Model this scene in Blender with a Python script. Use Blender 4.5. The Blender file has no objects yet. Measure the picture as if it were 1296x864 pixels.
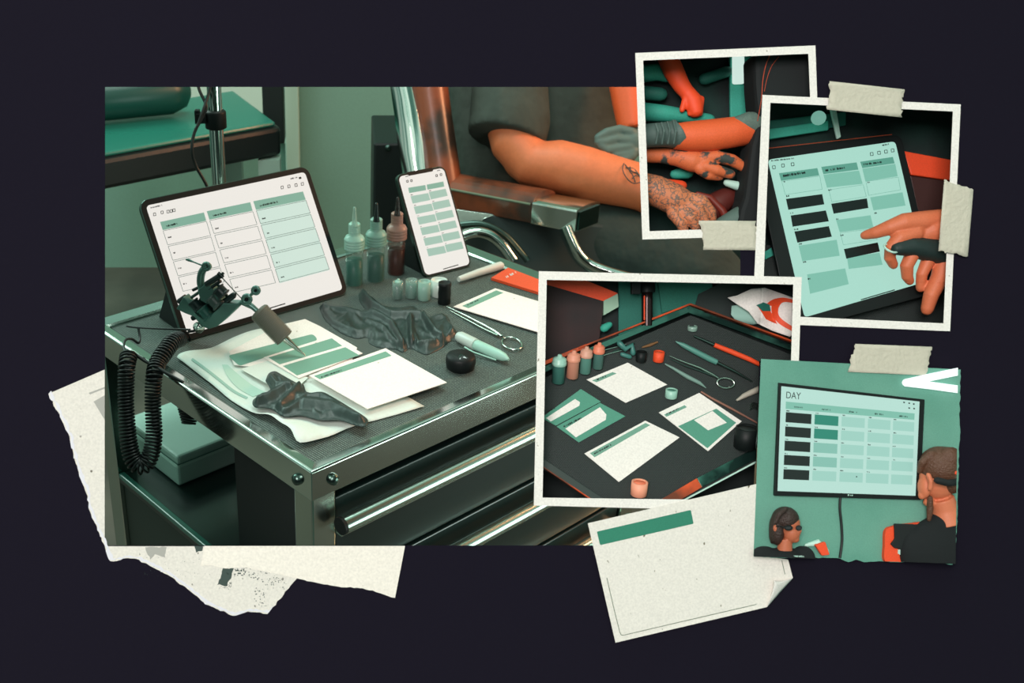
import bpy, math, random
from mathutils import Vector, Matrix, noise
from mathutils.geometry import delaunay_2d_cdt
random.seed(7)
PI = math.pi
SC = bpy.context.scene
COL = SC.collection
V3 = Vector
# ------------------------------------------------------------------ camera frame
FPX, CX, CY = 1360.0, 438.0, 470.0
TH = math.radians(27.2)
ZC = 1.45
CT, ST = math.cos(TH), math.sin(TH)
DB = 0.90                      # distance of the collage board

def ray(px, py):
    x = (px-CX)/FPX; y = -(py-CY)/FPX
    return V3((x, CT+y*ST, y*CT-ST))
def D(px, py, d): return V3((0, 0, ZC)) + ray(px, py)*d
def G(px, py, z=0.85):
    r = ray(px, py); return V3((0, 0, ZC)) + r*((z-ZC)/r.z)
def PP(px, py, k=0.0): return D(px, py, DB+k)
def onplane(px, py, o, n):
    r = ray(px, py); c = V3((0, 0, ZC)); return c + r*((o-c).dot(n)/r.dot(n))
def depth(p): return (p-V3((0, 0, ZC))).dot(V3((0, CT, -ST)))
CAMZ = V3((0, CT, -ST))        # viewing axis
UPV = V3((0, ST, CT)); RTV = V3((1, 0, 0))
PXM = DB/FPX                   # metres per pixel on the board

def lin(c):
    c /= 255.0
    return c/12.92 if c <= 0.04045 else ((c+0.055)/1.055)**2.4
def rgb(r, g, b): return (lin(r), lin(g), lin(b), 1)

# ------------------------------------------------------------------ materials
MATS = {}
def mat(name, col, rough=0.6, metal=0.0, grain=0.0, gscale=300, bump=0.0, bscale=300, emit=0.0, bdist=.002,
        alpha=1.0, coat=0.0, col2=None, cscale=20, crange=(0.4, 0.6), band=False, spec=None, trans=0.0):
    if name in MATS: return MATS[name]
    m = bpy.data.materials.new(name); m.use_nodes = True
    nt = m.node_tree; N = nt.nodes; L = nt.links
    b = N['Principled BSDF']
    b.inputs['Roughness'].default_value = rough
    b.inputs['Metallic'].default_value = metal
    if spec is not None: b.inputs['Specular IOR Level'].default_value = spec
    if coat: b.inputs['Coat Weight'].default_value = coat; b.inputs['Coat Roughness'].default_value = 0.12
    if alpha < 1: b.inputs['Alpha'].default_value = alpha
    if trans: b.inputs['Transmission Weight'].default_value = trans
    c = rgb(*col); b.inputs['Base Color'].default_value = c
    src = None
    tc = N.new('ShaderNodeTexCoord')
    if col2 is not None:
        n1 = N.new('ShaderNodeTexNoise'); n1.inputs['Scale'].default_value = cscale; n1.inputs['Detail'].default_value = 4
        L.new(tc.outputs['Object'], n1.inputs['Vector'])
        r1 = N.new('ShaderNodeValToRGB')
        r1.color_ramp.elements[0].position = crange[0]; r1.color_ramp.elements[1].position = crange[1]
        r1.color_ramp.elements[0].color = c; r1.color_ramp.elements[1].color = rgb(*col2)
        if band:      # narrow dark lines where the noise crosses one level
            e = r1.color_ramp.elements.new(2*crange[1]-crange[0]); e.color = c
        L.new(n1.outputs['Fac'], r1.inputs['Fac']); src = r1.outputs['Color']
    if grain > 0:
        n2 = N.new('ShaderNodeTexNoise'); n2.inputs['Scale'].default_value = gscale; n2.inputs['Detail'].default_value = 3
        n2.inputs['Roughness'].default_value = 0.7
        L.new(tc.outputs['Object'], n2.inputs['Vector'])
        mr = N.new('ShaderNodeMapRange'); mr.inputs['From Min'].default_value = 0.3; mr.inputs['From Max'].default_value = 0.7
        mr.inputs['To Min'].default_value = 1-grain; mr.inputs['To Max'].default_value = 1+grain*0.6
        L.new(n2.outputs['Fac'], mr.inputs['Value'])
        mx = N.new('ShaderNodeMix'); mx.data_type = 'RGBA'; mx.blend_type = 'MULTIPLY'; mx.inputs[0].default_value = 1
        if src: L.new(src, mx.inputs[6])
        else: mx.inputs[6].default_value = c
        L.new(mr.outputs['Result'], mx.inputs[7]); src = mx.outputs[2]
    if src: L.new(src, b.inputs['Base Color'])
    if emit > 0:
        if src: L.new(src, b.inputs['Emission Color'])
        else: b.inputs['Emission Color'].default_value = c
        b.inputs['Emission Strength'].default_value = emit
        # a lit screen: the panel itself reflects little
        bc = N.new('ShaderNodeRGB'); bc.outputs[0].default_value = (0.01, 0.012, 0.012, 1)
        L.new(bc.outputs[0], b.inputs['Base Color'])
    if bump > 0:
        n3 = N.new('ShaderNodeTexNoise'); n3.inputs['Scale'].default_value = bscale; n3.inputs['Detail'].default_value = 3
        L.new(tc.outputs['Object'], n3.inputs['Vector'])
        bp = N.new('ShaderNodeBump'); bp.inputs['Strength'].default_value = bump; bp.inputs['Distance'].default_value = bdist
        L.new(n3.outputs['Fac'], bp.inputs['Height']); L.new(bp.outputs['Normal'], b.inputs['Normal'])
    MATS[name] = m
    return m

def mat_mat(name, dark, light, scale):       # ribbed rubber tray mat: rows of little pips
    m = bpy.data.materials.new(name); m.use_nodes = True
    nt = m.node_tree; N = nt.nodes; L = nt.links; b = N['Principled BSDF']
    tc = N.new('ShaderNodeTexCoord'); mp = N.new('ShaderNodeMapping'); mp.inputs['Rotation'].default_value = (0, 0, math.radians(50))
    L.new(tc.outputs['Object'], mp.inputs['Vector'])
    v = N.new('ShaderNodeTexVoronoi'); v.inputs['Scale'].default_value = scale; v.inputs['Randomness'].default_value = 0.1
    L.new(mp.outputs['Vector'], v.inputs['Vector'])
    r = N.new('ShaderNodeValToRGB'); r.color_ramp.elements[0].position = 0.12; r.color_ramp.elements[1].position = 0.5
    r.color_ramp.elements[0].color = rgb(*light); r.color_ramp.elements[1].color = rgb(*dark)
    L.new(v.outputs['Distance'], r.inputs['Fac']); L.new(r.outputs['Color'], b.inputs['Base Color'])
    bp = N.new('ShaderNodeBump'); bp.inputs['Strength'].default_value = 0.5; bp.inputs['Distance'].default_value = 0.001; bp.invert = True
    L.new(v.outputs['Distance'], bp.inputs['Height']); L.new(bp.outputs['Normal'], b.inputs['Normal'])
    b.inputs['Roughness'].default_value = 0.6
    MATS[name] = m; return m

def mat_paper(name, col, fleck=(150, 140, 125), scale=260):
    m = bpy.data.materials.new(name); m.use_nodes = True
    nt = m.node_tree; N = nt.nodes; L = nt.links; b = N['Principled BSDF']
    tc = N.new('ShaderNodeTexCoord')
    n = N.new('ShaderNodeTexNoise'); n.inputs['Scale'].default_value = scale*2.5; n.inputs['Detail'].default_value = 2
    L.new(tc.outputs['Object'], n.inputs['Vector'])
    mr = N.new('ShaderNodeMapRange'); mr.inputs['From Min'].default_value = 0.3; mr.inputs['From Max'].default_value = 0.7
    mr.inputs['To Min'].default_value = 0.9; mr.inputs['To Max'].default_value = 1.04
    L.new(n.outputs['Fac'], mr.inputs['Value'])
    v = N.new('ShaderNodeTexNoise'); v.inputs['Scale'].default_value = scale; v.inputs['Detail'].default_value = 1
    mp = N.new('ShaderNodeMapping'); mp.inputs['Scale'].default_value = (1, .45, .8); mp.inputs['Rotation'].default_value = (.4, .3, .8)
    L.new(tc.outputs['Object'], mp.inputs['Vector']); L.new(mp.outputs['Vector'], v.inputs['Vector'])
    r = N.new('ShaderNodeValToRGB'); r.color_ramp.elements[0].position = 0.20; r.color_ramp.elements[1].position = 0.245
    r.color_ramp.elements[0].color = rgb(*fleck); r.color_ramp.elements[1].color = rgb(*col)
    L.new(v.outputs['Fac'], r.inputs['Fac'])
    mx = N.new('ShaderNodeMix'); mx.data_type = 'RGBA'; mx.blend_type = 'MULTIPLY'; mx.inputs[0].default_value = 1
    L.new(r.outputs['Color'], mx.inputs[6]); L.new(mr.outputs['Result'], mx.inputs[7]); L.new(mx.outputs[2], b.inputs['Base Color'])
    b.inputs['Roughness'].default_value = 0.9; b.inputs['Specular IOR Level'].default_value = 0.1
    MATS[name] = m; return m

PAPER = mat_paper('paper_white', (238, 233, 227))
CARD = mat_paper('card_stock', (240, 235, 228), (200, 192, 180))
KRAFT = mat_paper('torn_paper', (226, 220, 212), (120, 115, 105), 200)
CREAM = mat_paper('cream_paper', (240, 232, 222), (150, 135, 115), 200)
TRACING = mat('tracing_paper', (215, 226, 216), 0.55, grain=.04, gscale=400)
NAVY = mat('navy_board', (26, 23, 34), 0.95, grain=.06, gscale=500, spec=0.05)
TEALINK = mat('green_ink', (112, 160, 140), 0.8, grain=.1, gscale=900)
BARGREEN = mat('bar_green', (48, 128, 104), 0.85, grain=.08, gscale=900)
BLACKINK = mat('black_ink', (18, 26, 25), 0.8)
CHROME = mat('chrome', (205, 215, 208), 0.12, 1.0)
STEEL = mat('brushed_steel', (190, 200, 190), 0.22, 1.0, bump=.05, bscale=60)
DSTEEL = mat('dark_steel', (84, 104, 98), 0.3, 1.0)
BRASSY = mat('warm_steel', (150, 140, 125), 0.3, 1.0)
BLACKP = mat('black_plastic', (16, 22, 22), 0.5, spec=.25)
RUBBER = mat('black_rubber', (14, 20, 20), 0.42)
GLOVE = mat('black_nitrile', (38, 53, 49), 0.4, bump=.1, bscale=350, spec=.45)
GREYGLOVE = mat('grey_nitrile', (84, 104, 98), 0.55, bump=.1, bscale=200)
MATM = mat_mat('tray_mat', (34, 46, 43), (140, 156, 146), 340)
MATI = mat_mat('small_tray_mat', (16, 26, 25), (52, 66, 62), 900)
WALL = mat('green_wall', (116, 156, 140), 0.85, grain=.05, gscale=150)
PALEW = mat('pale_window', (190, 215, 200), 0.7)
DKPANEL = mat('dark_panel', (16, 34, 32), 0.3, coat=.3)
TEALPAD = mat('teal_vinyl', (38, 112, 97), 0.26, bump=.15, bscale=12)
FLOORM = mat('floor', (96, 92, 82), 0.6, col2=(62, 60, 54), cscale=2)
LEATHER = mat('brown_leather', (132, 66, 40), 0.3, col2=(54, 38, 30), cscale=9, crange=(.42, .62), bump=.12, bscale=60)
SKIN = mat('skin', (222, 120, 76), 0.5, grain=.08, gscale=60, bump=.06, bscale=120)
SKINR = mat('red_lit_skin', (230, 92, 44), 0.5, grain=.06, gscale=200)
SHIRT = mat('grey_tee', (58, 64, 57), 0.9, bump=.8, bscale=9, bdist=.02, grain=.15, gscale=30)
JEANS = mat('dark_jeans', (36, 49, 45), 0.85, bump=.9, bscale=11, bdist=.02, grain=.2, gscale=20)
BLACKC = mat('black_cloth', (14, 20, 22), 0.9, bump=.1, bscale=200)
HAIR = mat('brown_hair', (52, 34, 28), 0.5, bump=.5, bscale=900)
ORANGE = mat('orange_card', (232, 84, 42), 0.6, grain=.08, gscale=400)
ORANGEP = mat('orange_plastic', (240, 90, 45), 0.5)
MINTP = mat('mint_plastic', (160, 205, 188), 0.35)
CASEP = mat('case_plastic', (165, 198, 186), 0.5, grain=.03, gscale=300)
CLEARP = mat('frosted_plastic', (170, 205, 190), 0.2, alpha=.55)
TAPE = mat('masking_tape', (214, 208, 190), 0.7, alpha=.80, bump=.5, bscale=300, grain=.04, gscale=200)
TAPE_Y = mat('tape_edge', (228, 218, 185), 0.7, alpha=.9)
SCREEN = mat('screen_white', (236, 232, 225), 0.3, emit=1.0, grain=.03, gscale=1200)
SCREEN_M = mat('screen_mint', (205, 226, 214), 0.3, emit=1.0, grain=.03, gscale=1200)
SCREEN_H = mat('screen_green', (128, 172, 152), 0.3, emit=1.0, grain=.04, gscale=1200)
SCREEN_L = mat('screen_line', (110, 130, 122), 0.3, emit=.8)
SCREEN_K = mat('screen_black', (18, 26, 26), 0.3)
PSCR = mat('print_screen', (172, 222, 206), 0.3, emit=.95, grain=.06, gscale=2500)
PSCR_M = mat('print_screen_mint', (128, 192, 172), 0.3, emit=.95, grain=.06, gscale=2500)
PSCR_H = mat('print_screen_head', (92, 160, 140), 0.3, emit=.95, grain=.06, gscale=2500)
PSCR_G = mat('print_screen_green', (34, 134, 112), 0.3, emit=.95)

# ------------------------------------------------------------------ mesh builder
class MB:
    def __init__(s): s.v = []; s.f = []; s.sm = []
    def add(s, vs, fs, smooth=False):
        o = len(s.v); s.v += [V3(v) for v in vs]
        s.f += [[i+o for i in f] for f in fs]; s.sm += [smooth]*len(fs)
        return s
    def hexa(s, p):      # 8 points: bottom 4, top 4
        return s.add(p, [(0,3,2,1),(4,5,6,7),(0,1,5,4),(1,2,6,5),(2,3,7,6),(3,0,4,7)])
    def box(s, c, ax, ay, az):   # centre and three half-vectors
        c = V3(c)
        b = [c-ax-ay-az, c+ax-ay-az, c+ax+ay-az, c-ax+ay-az]; t = [p+az*2 for p in b]
        return s.hexa(b+t)
    def prism(s, poly, off):
        n = len(poly); a = [V3(p) for p in poly]; b = [p+off for p in a]
        return s.add(a+b, [list(range(n))[::-1], list(range(n, 2*n))]+[(i, (i+1) % n, n+(i+1) % n, n+i) for i in range(n)])
    def rings(s, R, cap=True, close=True, smooth=True):
        n = len(R[0]); vs = [p for r in R for p in r]; fs = []
        for k in range(len(R)-1):
            for i in range(n if close else n-1):
                j = (i+1) % n
                fs.append((k*n+i, k*n+j, (k+1)*n+j, (k+1)*n+i))
        s.add(vs, fs, smooth)
        if cap and close:
            s.add(R[0], [list(range(n))[::-1]]); s.add(R[-1], [list(range(n))])
        return s
    def tube(s, pts, rad, n=10, cap=True, flat=1.0, up=None, round_=False):
        pts = [V3(p) for p in pts]; m = len(pts)
        if not hasattr(rad, '__len__'): rad = [rad]*m
        if round_ and m > 1:
            a = (pts[0]-pts[1]).normalized(); b = (pts[-1]-pts[-2]).normalized()
            r0, r1 = rad[0], rad[-1]
            pts = [pts[0]+a*r0*.95, pts[0]+a*r0*.7]+pts+[pts[-1]+b*r1*.7, pts[-1]+b*r1*.95]
            rad = [r0*.3, r0*.72]+list(rad)+[r1*.72, r1*.3]; m += 4
        R = []; nrm = None
        for i in range(m):
            t = (pts[min(i+1, m-1)]-pts[max(i-1, 0)])
            t = t.normalized() if t.length > 1e-9 else V3((0, 0, 1))
            if nrm is None:
                u = up if up is not None else (V3((0, 0, 1)) if abs(t.z) < .9 else V3((1, 0, 0)))
                nrm = (u - t*u.dot(t)).normalized()
            else:
                nrm = nrm - t*nrm.dot(t)
                nrm = nrm.normalized() if nrm.length > 1e-6 else t.orthogonal().normalized()
            bn = t.cross(nrm)
            R.append([pts[i]+(nrm*math.cos(a)*flat+bn*math.sin(a))*rad[i] for a in [2*PI*k/n for k in range(n)]])
        return s.rings(R, cap)
    def lathe(s, base, axis, prof, n=24, cap=True):
        axis = axis.normalized(); u = axis.orthogonal().normalized(); w = axis.cross(u)
        R = [[V3(base)+axis*h+(u*math.cos(a)+w*math.sin(a))*r for a in [2*PI*k/n for k in range(n)]] for r, h in prof]
        return s.rings(R, cap)
    def ball(s, c, r, n=12, sc=(1, 1, 1)):
        R = []
        for k in range(1, n):
            ph = PI*k/n
            R.append([V3(c)+V3((r*sc[0]*math.sin(ph)*math.cos(a), r*sc[1]*math.sin(ph)*math.sin(a), -r*sc[2]*math.cos(ph))) for a in [2*PI*j/(2*n) for j in range(2*n)]])
        return s.rings(R)
    def build(s, name, m, parent=None, loc=None, bevel=0, remesh=0, smooth_it=0, solid=0, subd=0):
        if parent is not None: off = worldloc(parent)
        else:
            if loc is None:
                mn = V3([min(v[i] for v in s.v) for i in range(3)]); mx = V3([max(v[i] for v in s.v) for i in range(3)])
                loc = V3(((mn.x+mx.x)/2, (mn.y+mx.y)/2, mn.z))
            off = V3(loc)
        me = bpy.data.meshes.new(name)
        me.from_pydata([v-off for v in s.v], [], s.f)
        for p, q in zip(me.polygons, s.sm): p.use_smooth = q
        me.materials.append(m); me.validate(); me.update()
        if not remesh:
            import bmesh
            b = bmesh.new(); b.from_mesh(me); bmesh.ops.recalc_face_normals(b, faces=b.faces); b.to_mesh(me); b.free()
        o = bpy.data.objects.new(name, me); COL.objects.link(o)
        if parent is not None: o.parent = parent
        else: o.location = off
        if solid:
            q = o.modifiers.new('solid', 'SOLIDIFY'); q.thickness = solid; q.offset = 0
        if bevel:
            q = o.modifiers.new('bevel', 'BEVEL'); q.width = bevel; q.segments = 2; q.limit_method = 'ANGLE'; q.angle_limit = math.radians(35)
        if remesh:
            q = o.modifiers.new('skin', 'REMESH'); q.mode = 'VOXEL'; q.voxel_size = remesh; q.use_smooth_shade = True
            if smooth_it:
                q = o.modifiers.new('soft', 'SMOOTH'); q.factor = .6; q.iterations = smooth_it
        if subd:
            q = o.modifiers.new('sub', 'SUBSURF'); q.levels = subd; q.render_levels = subd
        return o
def worldloc(o):
    p = V3((0, 0, 0))
    while o is not None: p = p+o.location; o = o.parent
    return p
def tag(o, label=None, cat=None, group=None, kind=None):
    if label: o['label'] = label
    if cat: o['category'] = cat
    if group: o['group'] = group
    if kind: o['kind'] = kind
    return o
def thing(name, label, cat, loc, group=None):
    o = bpy.data.objects.new(name, None); COL.objects.link(o); o.location = loc; o.empty_display_size = .02
    return tag(o, label, cat, group)

# flat / relief sheets: polygon in a 2-D domain, mapped by top() and bottom()
def inpoly(x, y, P):
    c = False; n = len(P)
    for i in range(n):
        x1, y1 = P[i]; x2, y2 = P[i-1]
        if (y1 > y) != (y2 > y) and x < (x2-x1)*(y-y1)/(y2-y1)+x1: c = not c
    return c
def edist(x, y, P):
    d = 1e9
    for i in range(len(P)):
        x1, y1 = P[i]; x2, y2 = P[i-1]; dx, dy = x2-x1, y2-y1
        t = max(0, min(1, ((x-x1)*dx+(y-y1)*dy)/(dx*dx+dy*dy+1e-12)))
        d = min(d, math.hypot(x-x1-t*dx, y-y1-t*dy))
    return d
def slab(mb, outer, top, bot, holes=(), step=0, smooth=False):
    vs = []; es = []
    for P in [outer]+list(holes):
        o = len(vs); vs += [V3((p[0], p[1])) for p in P]
        es += [(o+i, o+(i+1) % len(P)) for i in range(len(P))]
    if step:
        xs = [p[0] for p in outer]; ys = [p[1] for p in outer]
        x = min(xs); r = 0
        while x < max(xs):
            y = min(ys)+(step*.5 if r % 2 else 0)
            while y < max(ys):
                if inpoly(x, y, outer) and not any(inpoly(x, y, h) for h in holes) and edist(x, y, outer) > step*.45: vs.append(V3((x, y)))
                y += step
            x += step*.87; r += 1
    ov, oe, of, _, _, _ = delaunay_2d_cdt(vs, es, [], 0, 1e-7)
    tris = []
    for f in of:
        cx = sum(ov[i][0] for i in f)/len(f); cy = sum(ov[i][1] for i in f)/len(f)
        if inpoly(cx, cy, outer) and not any(inpoly(cx, cy, h) for h in holes): tris.append(list(f))
    n = len(ov)
    T = [top(p[0], p[1]) for p in ov]; B = [bot(p[0], p[1]) for p in ov]
    cnt = {}
    for f in tris:
        for i in range(len(f)):
            a, b = f[i], f[(i+1) % len(f)]; cnt[(a, b)] = 1
    side = [(a, b, b+n, a+n) for (a, b) in cnt if (b, a) not in cnt]
    o = len(mb.v); mb.v += T+B
    for f in tris: mb.f.append([i+o for i in f]); mb.sm.append(smooth)
    for f in tris: mb.f.append([i+o+n for i in f][::-1]); mb.sm.append(smooth)
    for f in side: mb.f.append([i+o for i in f]); mb.sm.append(False)
    return mb
def torn(P, amp, n=8, closed=False, seed=0):
    out = []; rnd = random.Random(seed)
    for i in range(len(P)-1):
        (x1, y1), (x2, y2) = P[i][:2], P[i+1][:2]
        L = math.hypot(x2-x1, y2-y1); k = max(1, int(L/n))
        for j in range(k):
            t = j/k; a = 0 if j == 0 else amp
            out.append((x1+(x2-x1)*t+rnd.uniform(-a, a), y1+(y2-y1)*t+rnd.uniform(-a, a)))
    out.append(P[-1][:2]); return out
def spl(P, m=8):      # Catmull-Rom through tuples
    out = []; n = len(P)
    for i in range(n-1):
        p0, p1, p2, p3 = P[max(i-1, 0)], P[i], P[i+1], P[min(i+2, n-1)]
        for j in range(m):
            t = j/m
            out.append(tuple(.5*((2*b)+(-a+c)*t+(2*a-5*b+4*c-d)*t*t+(-a+3*b-3*c+d)*t**3) for a, b, c, d in zip(p0, p1, p2, p3)))
    out.append(tuple(P[-1])); return out
def quad_uv(Q, u, v):     # Q = TL,TR,BR,BL ; u right, v down
    (ax, ay), (bx, by), (cx, cy), (dx, dy) = Q
    return ((ax*(1-u)+bx*u)*(1-v)+(dx*(1-u)+cx*u)*v, (ay*(1-u)+by*u)*(1-v)+(dy*(1-u)+cy*u)*v)
def subq(Q, u0, v0, u1, v1): return [quad_uv(Q, *p) for p in ((u0, v0), (u1, v0), (u1, v1), (u0, v1))]
def stroke(mb, surf, pts, w, th):    # thin flat line on a surface; w in px
    for i in range(len(pts)-1):
        (x1, y1), (x2, y2) = pts[i], pts[i+1]; L = math.hypot(x2-x1, y2-y1)+1e-9; nx, ny = -(y2-y1)/L*w/2, (x2-x1)/L*w/2
        q = [(x1+nx, y1+ny), (x2+nx, y2+ny), (x2-nx, y2-ny), (x1-nx, y1-ny)]
        mb.prism([surf(*p, 0) for p in q], surf(x1, y1, th)-surf(x1, y1, 0))
def scribble(mb, surf, p0, p1, h, th, seed=1):     # a tiny illegible word, as in the photo
    rnd = random.Random(seed); L = math.hypot(p1[0]-p0[0], p1[1]-p0[1]); n = max(3, int(L/(h*.55)))
    dx, dy = (p1[0]-p0[0])/L, (p1[1]-p0[1])/L
    for i in range(n):
        if rnd.random() < .08: continue
        x = p0[0]+dx*L*i/n; y = p0[1]+dy*L*i/n; s = h*(.7+.3*rnd.random())
        k = rnd.random()
        a, b = (x+dy*s*0, y), (x+dy*s, y-dx*s)
        if k < .6: stroke(mb, surf, [a, b], h*.24, th)
        if k > .3: stroke(mb, surf, [(a[0]+dx*h*.35, a[1]+dy*h*.35), (b[0]+dx*h*.2, b[1]+dy*h*.2)], h*.22, th)
        stroke(mb, surf, [(x+dy*s*.5, y-dx*s*.5), (x+dy*s*.5+dx*h*.4, y-dx*s*.5+dy*h*.4)], h*.2, th)
def fillq(mb, surf, Q, th): mb.prism([surf(*p, 0) for p in Q], surf(*Q[0], th)-surf(*Q[0], 0))
def outline(mb, surf, Q, w, th):
    for i in range(4): stroke(mb, surf, [Q[i], Q[(i+1) % 4]], w, th)
def rounded(Q, r, n=5):     # round the corners of a px quad (r px)
    out = []
    for i in range(4):
        p, a, b = Q[i], Q[i-1], Q[(i+1) % 4]
        la = math.hypot(a[0]-p[0], a[1]-p[1]); lb = math.hypot(b[0]-p[0], b[1]-p[1])
        s = (p[0]+(a[0]-p[0])*r/la, p[1]+(a[1]-p[1])*r/la); e = (p[0]+(b[0]-p[0])*r/lb, p[1]+(b[1]-p[1])*r/lb)
        for k in range(n+1):
            t = k/n; out.append(((1-t)**2*s[0]+2*t*(1-t)*p[0]+t*t*e[0], (1-t)**2*s[1]+2*t*(1-t)*p[1]+t*t*e[1]))
    return out


def line(p, q, inside):        # plane through the lens line p-q, kept on the side of `inside`
    n = ray(*p).cross(ray(*q)).normalized()
    return n if n.dot(ray(*inside)) < 0 else -n
def clip(o, regions):
    """trim a mesh where its picture ends; regions = convex pieces, each a list of planes"""
    import bmesh
    dg = bpy.context.evaluated_depsgraph_get(); dg.update(); src = bpy.data.meshes.new_from_object(o.evaluated_get(dg))
    off = worldloc(o); co = V3((0, 0, ZC))-off
    out = bmesh.new(); changed = False
    for R in regions:
        if all(n.dot(v.co-co) <= 0 for n in R for v in src.vertices): out.free(); bpy.data.meshes.remove(src); return
    for R in regions:
        b = bmesh.new(); b.from_mesh(src)
        for n in R:
            r = bmesh.ops.bisect_plane(b, geom=b.verts[:]+b.edges[:]+b.faces[:], plane_co=co, plane_no=n, clear_outer=True)
            ed = [e for e in r['geom_cut'] if isinstance(e, bmesh.types.BMEdge)]
            if ed: bmesh.ops.holes_fill(b, edges=ed, sides=0)
        if len(b.faces):
            t = bpy.data.meshes.new('t'); b.to_mesh(t); out.from_mesh(t); bpy.data.meshes.remove(t)
        b.free()
    nf = len(out.faces); me = bpy.data.meshes.new(o.data.name); out.to_mesh(me); out.free()
    for mt in o.data.materials: me.materials.append(mt)
    o.modifiers.clear(); o.data = me
    if nf == 0 and not o.children:
        par = o.parent; bpy.data.objects.remove(o)
        if par is not None and par.type == 'EMPTY' and not par.children: bpy.data.objects.remove(par)
def clip_new(before, regions, skip=()):
    for o in [o for o in COL.objects if o not in before]:
        if o.type == 'MESH' and o.name.split('.')[0] not in skip: clip(o, regions)
# ================================================================== the collage board and the paper on it
def flat(mb, outer, k, th=.0004, holes=(), **kw):
    return slab(mb, outer, lambda x, y: PP(x, y, k), lambda x, y: PP(x, y, k+th), holes, **kw)
HOLE = [(133,110),(808,110),(809,72),(1027,63),(1029.5,127.5),(1211,137),(1198,414),(1009,405.5),(1009,360),(1008,459),
        (961,462),(957,638),(937,640),(937,690),(133,690)]
m = MB(); flat(m, [(-380,-380),(1680,-380),(1680,1250),(-380,1250)], 0, .0015, [HOLE])
flat(m, [(937,291),(961,291),(958,352),(937,352)], 0, .0015)
tag(m.build('wall_front', NAVY), kind='structure')

# torn papers round the big picture
edge = [(61.5,498),(78.6,532.6),(88,552),(93,575),(99.7,597.5),(106,615),(111,628),(113,645),(118.6,658.6),(132,689),(139.8,710),(160.8,706),
        (176,708),(194,718),(212,727),(241,748),(264,765.6),(294.5,779),(313.6,773.5),(338.4,776.8),(374.7,733),(380,726)]
A = torn(edge, 1.1, 5, seed=3)+[(384,691),(132.5,691),(132.5,467.5)]
ta = MB(); flat(ta, A, -.0004)
pa = ta.build('torn_paper', KRAFT)
tag(pa, 'torn off-white paper with ink smears at the lower left corner of the big picture', 'paper')
w_ = MB(); fib = torn(edge, 1.3, 4, seed=9)      # pale fibre edge where the sheet tore
inn = [(x+3.2, y-3.6) for x, y in torn(edge, 1.6, 4, seed=5)]
for i in range(len(fib)-1):
    if fib[i][0] > 340: break
    w_.prism([PP(*fib[i], -.0002), PP(*fib[i+1], -.0002), PP(*inn[i+1], -.00045), PP(*inn[i], -.00045)], CAMZ*-.00012)
w_.build('torn_edge', mat('fibre_white', (222, 220, 228), .95), pa)
ink = MB()
def blot(cx, cy, rx, ry, n, seed, s=1.2, tilt=0):
    r = random.Random(seed)
    for _ in range(n):
        a = r.uniform(0, 2*PI); q = math.sqrt(r.random()); x = math.cos(a)*rx*q; y = math.sin(a)*ry*q
        x, y = cx+x*math.cos(tilt)-y*math.sin(tilt), cy+x*math.sin(tilt)+y*math.cos(tilt)
        z = s*r.uniform(.4, 1.2); k = r.randint(4, 6); p0 = r.uniform(0, 6)
        ink.prism([PP(x+z*math.cos(p0+2*PI*j/k)*r.uniform(.6, 1.2), y+z*math.sin(p0+2*PI*j/k)*r.uniform(.6, 1.2), -.00042) for j in range(k)], CAMZ*-.00006)
ink.prism([PP(x, y, -.00042) for x, y in torn([(282,719),(296,719),(288,741),(275,740),(282,719)], 1.2, 3, seed=2)[:-1]], CAMZ*-.00006)
ink.prism([PP(x, y, -.00042) for x, y in torn([(246,691),(257,691),(256,697),(248,699),(246,691)], .8, 3, seed=4)[:-1]], CAMZ*-.00006)
blot(330, 728, 26, 7, 55, 1, .9, .3); blot(330, 756, 8, 14, 35, 2, .8, -.3); blot(300, 724, 14, 5, 26, 3, 1.1); blot(285, 740, 10, 6, 22, 4, .8); blot(230, 715, 70, 16, 60, 6, .45)
blot(350, 740, 14, 9, 26, 8, .7)
ink.build('ink_spots', mat('spot_ink', (62, 76, 72), .9), pa)
g2 = MB()
g2.prism([PP(x, y, -.00042) for x, y in [(118.5,508),(132.4,500),(132.4,531)]], CAMZ*-.00006)
g2.build('grey_print', mat('smear_grey', (168, 166, 160), .9), pa); g2 = MB()
g2.prism([PP(x, y, -.00042) for x, y in [(112,497),(132.4,489.5),(132.4,491.5),(114,499)]], CAMZ*-.00006)
g2.build('grey_line', mat('smear_grey', (168, 166, 160), .9), pa); g2 = MB()
g2.prism([PP(x, y, -.00042) for x, y in torn([(184,692),(211,692),(209,705),(196,701),(190,708),(184,692)], 1, 3, seed=8)[:-1]], CAMZ*-.00006)
g2.build('grey_smear', mat('smear_grey', (168, 166, 160), .9), pa)
edge = [(254,716),(268,715),(281.7,718.6),(309.4,718),(332.6,722.5),(355.7,727),(376.6,731.8),(402,737.5),(427.5,742),(443.7,742.6),(471.5,746.8),(485.4,752),(500,756.3)]
m = MB(); flat(m, torn(edge, .8, 4, seed=12)+[(512.7,690.6),(259,690.6)], -.0009)
tag(m.build('torn_paper', CREAM), 'cream paper strip with torn bottom edge, sticking out below the big picture', 'paper')

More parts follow.
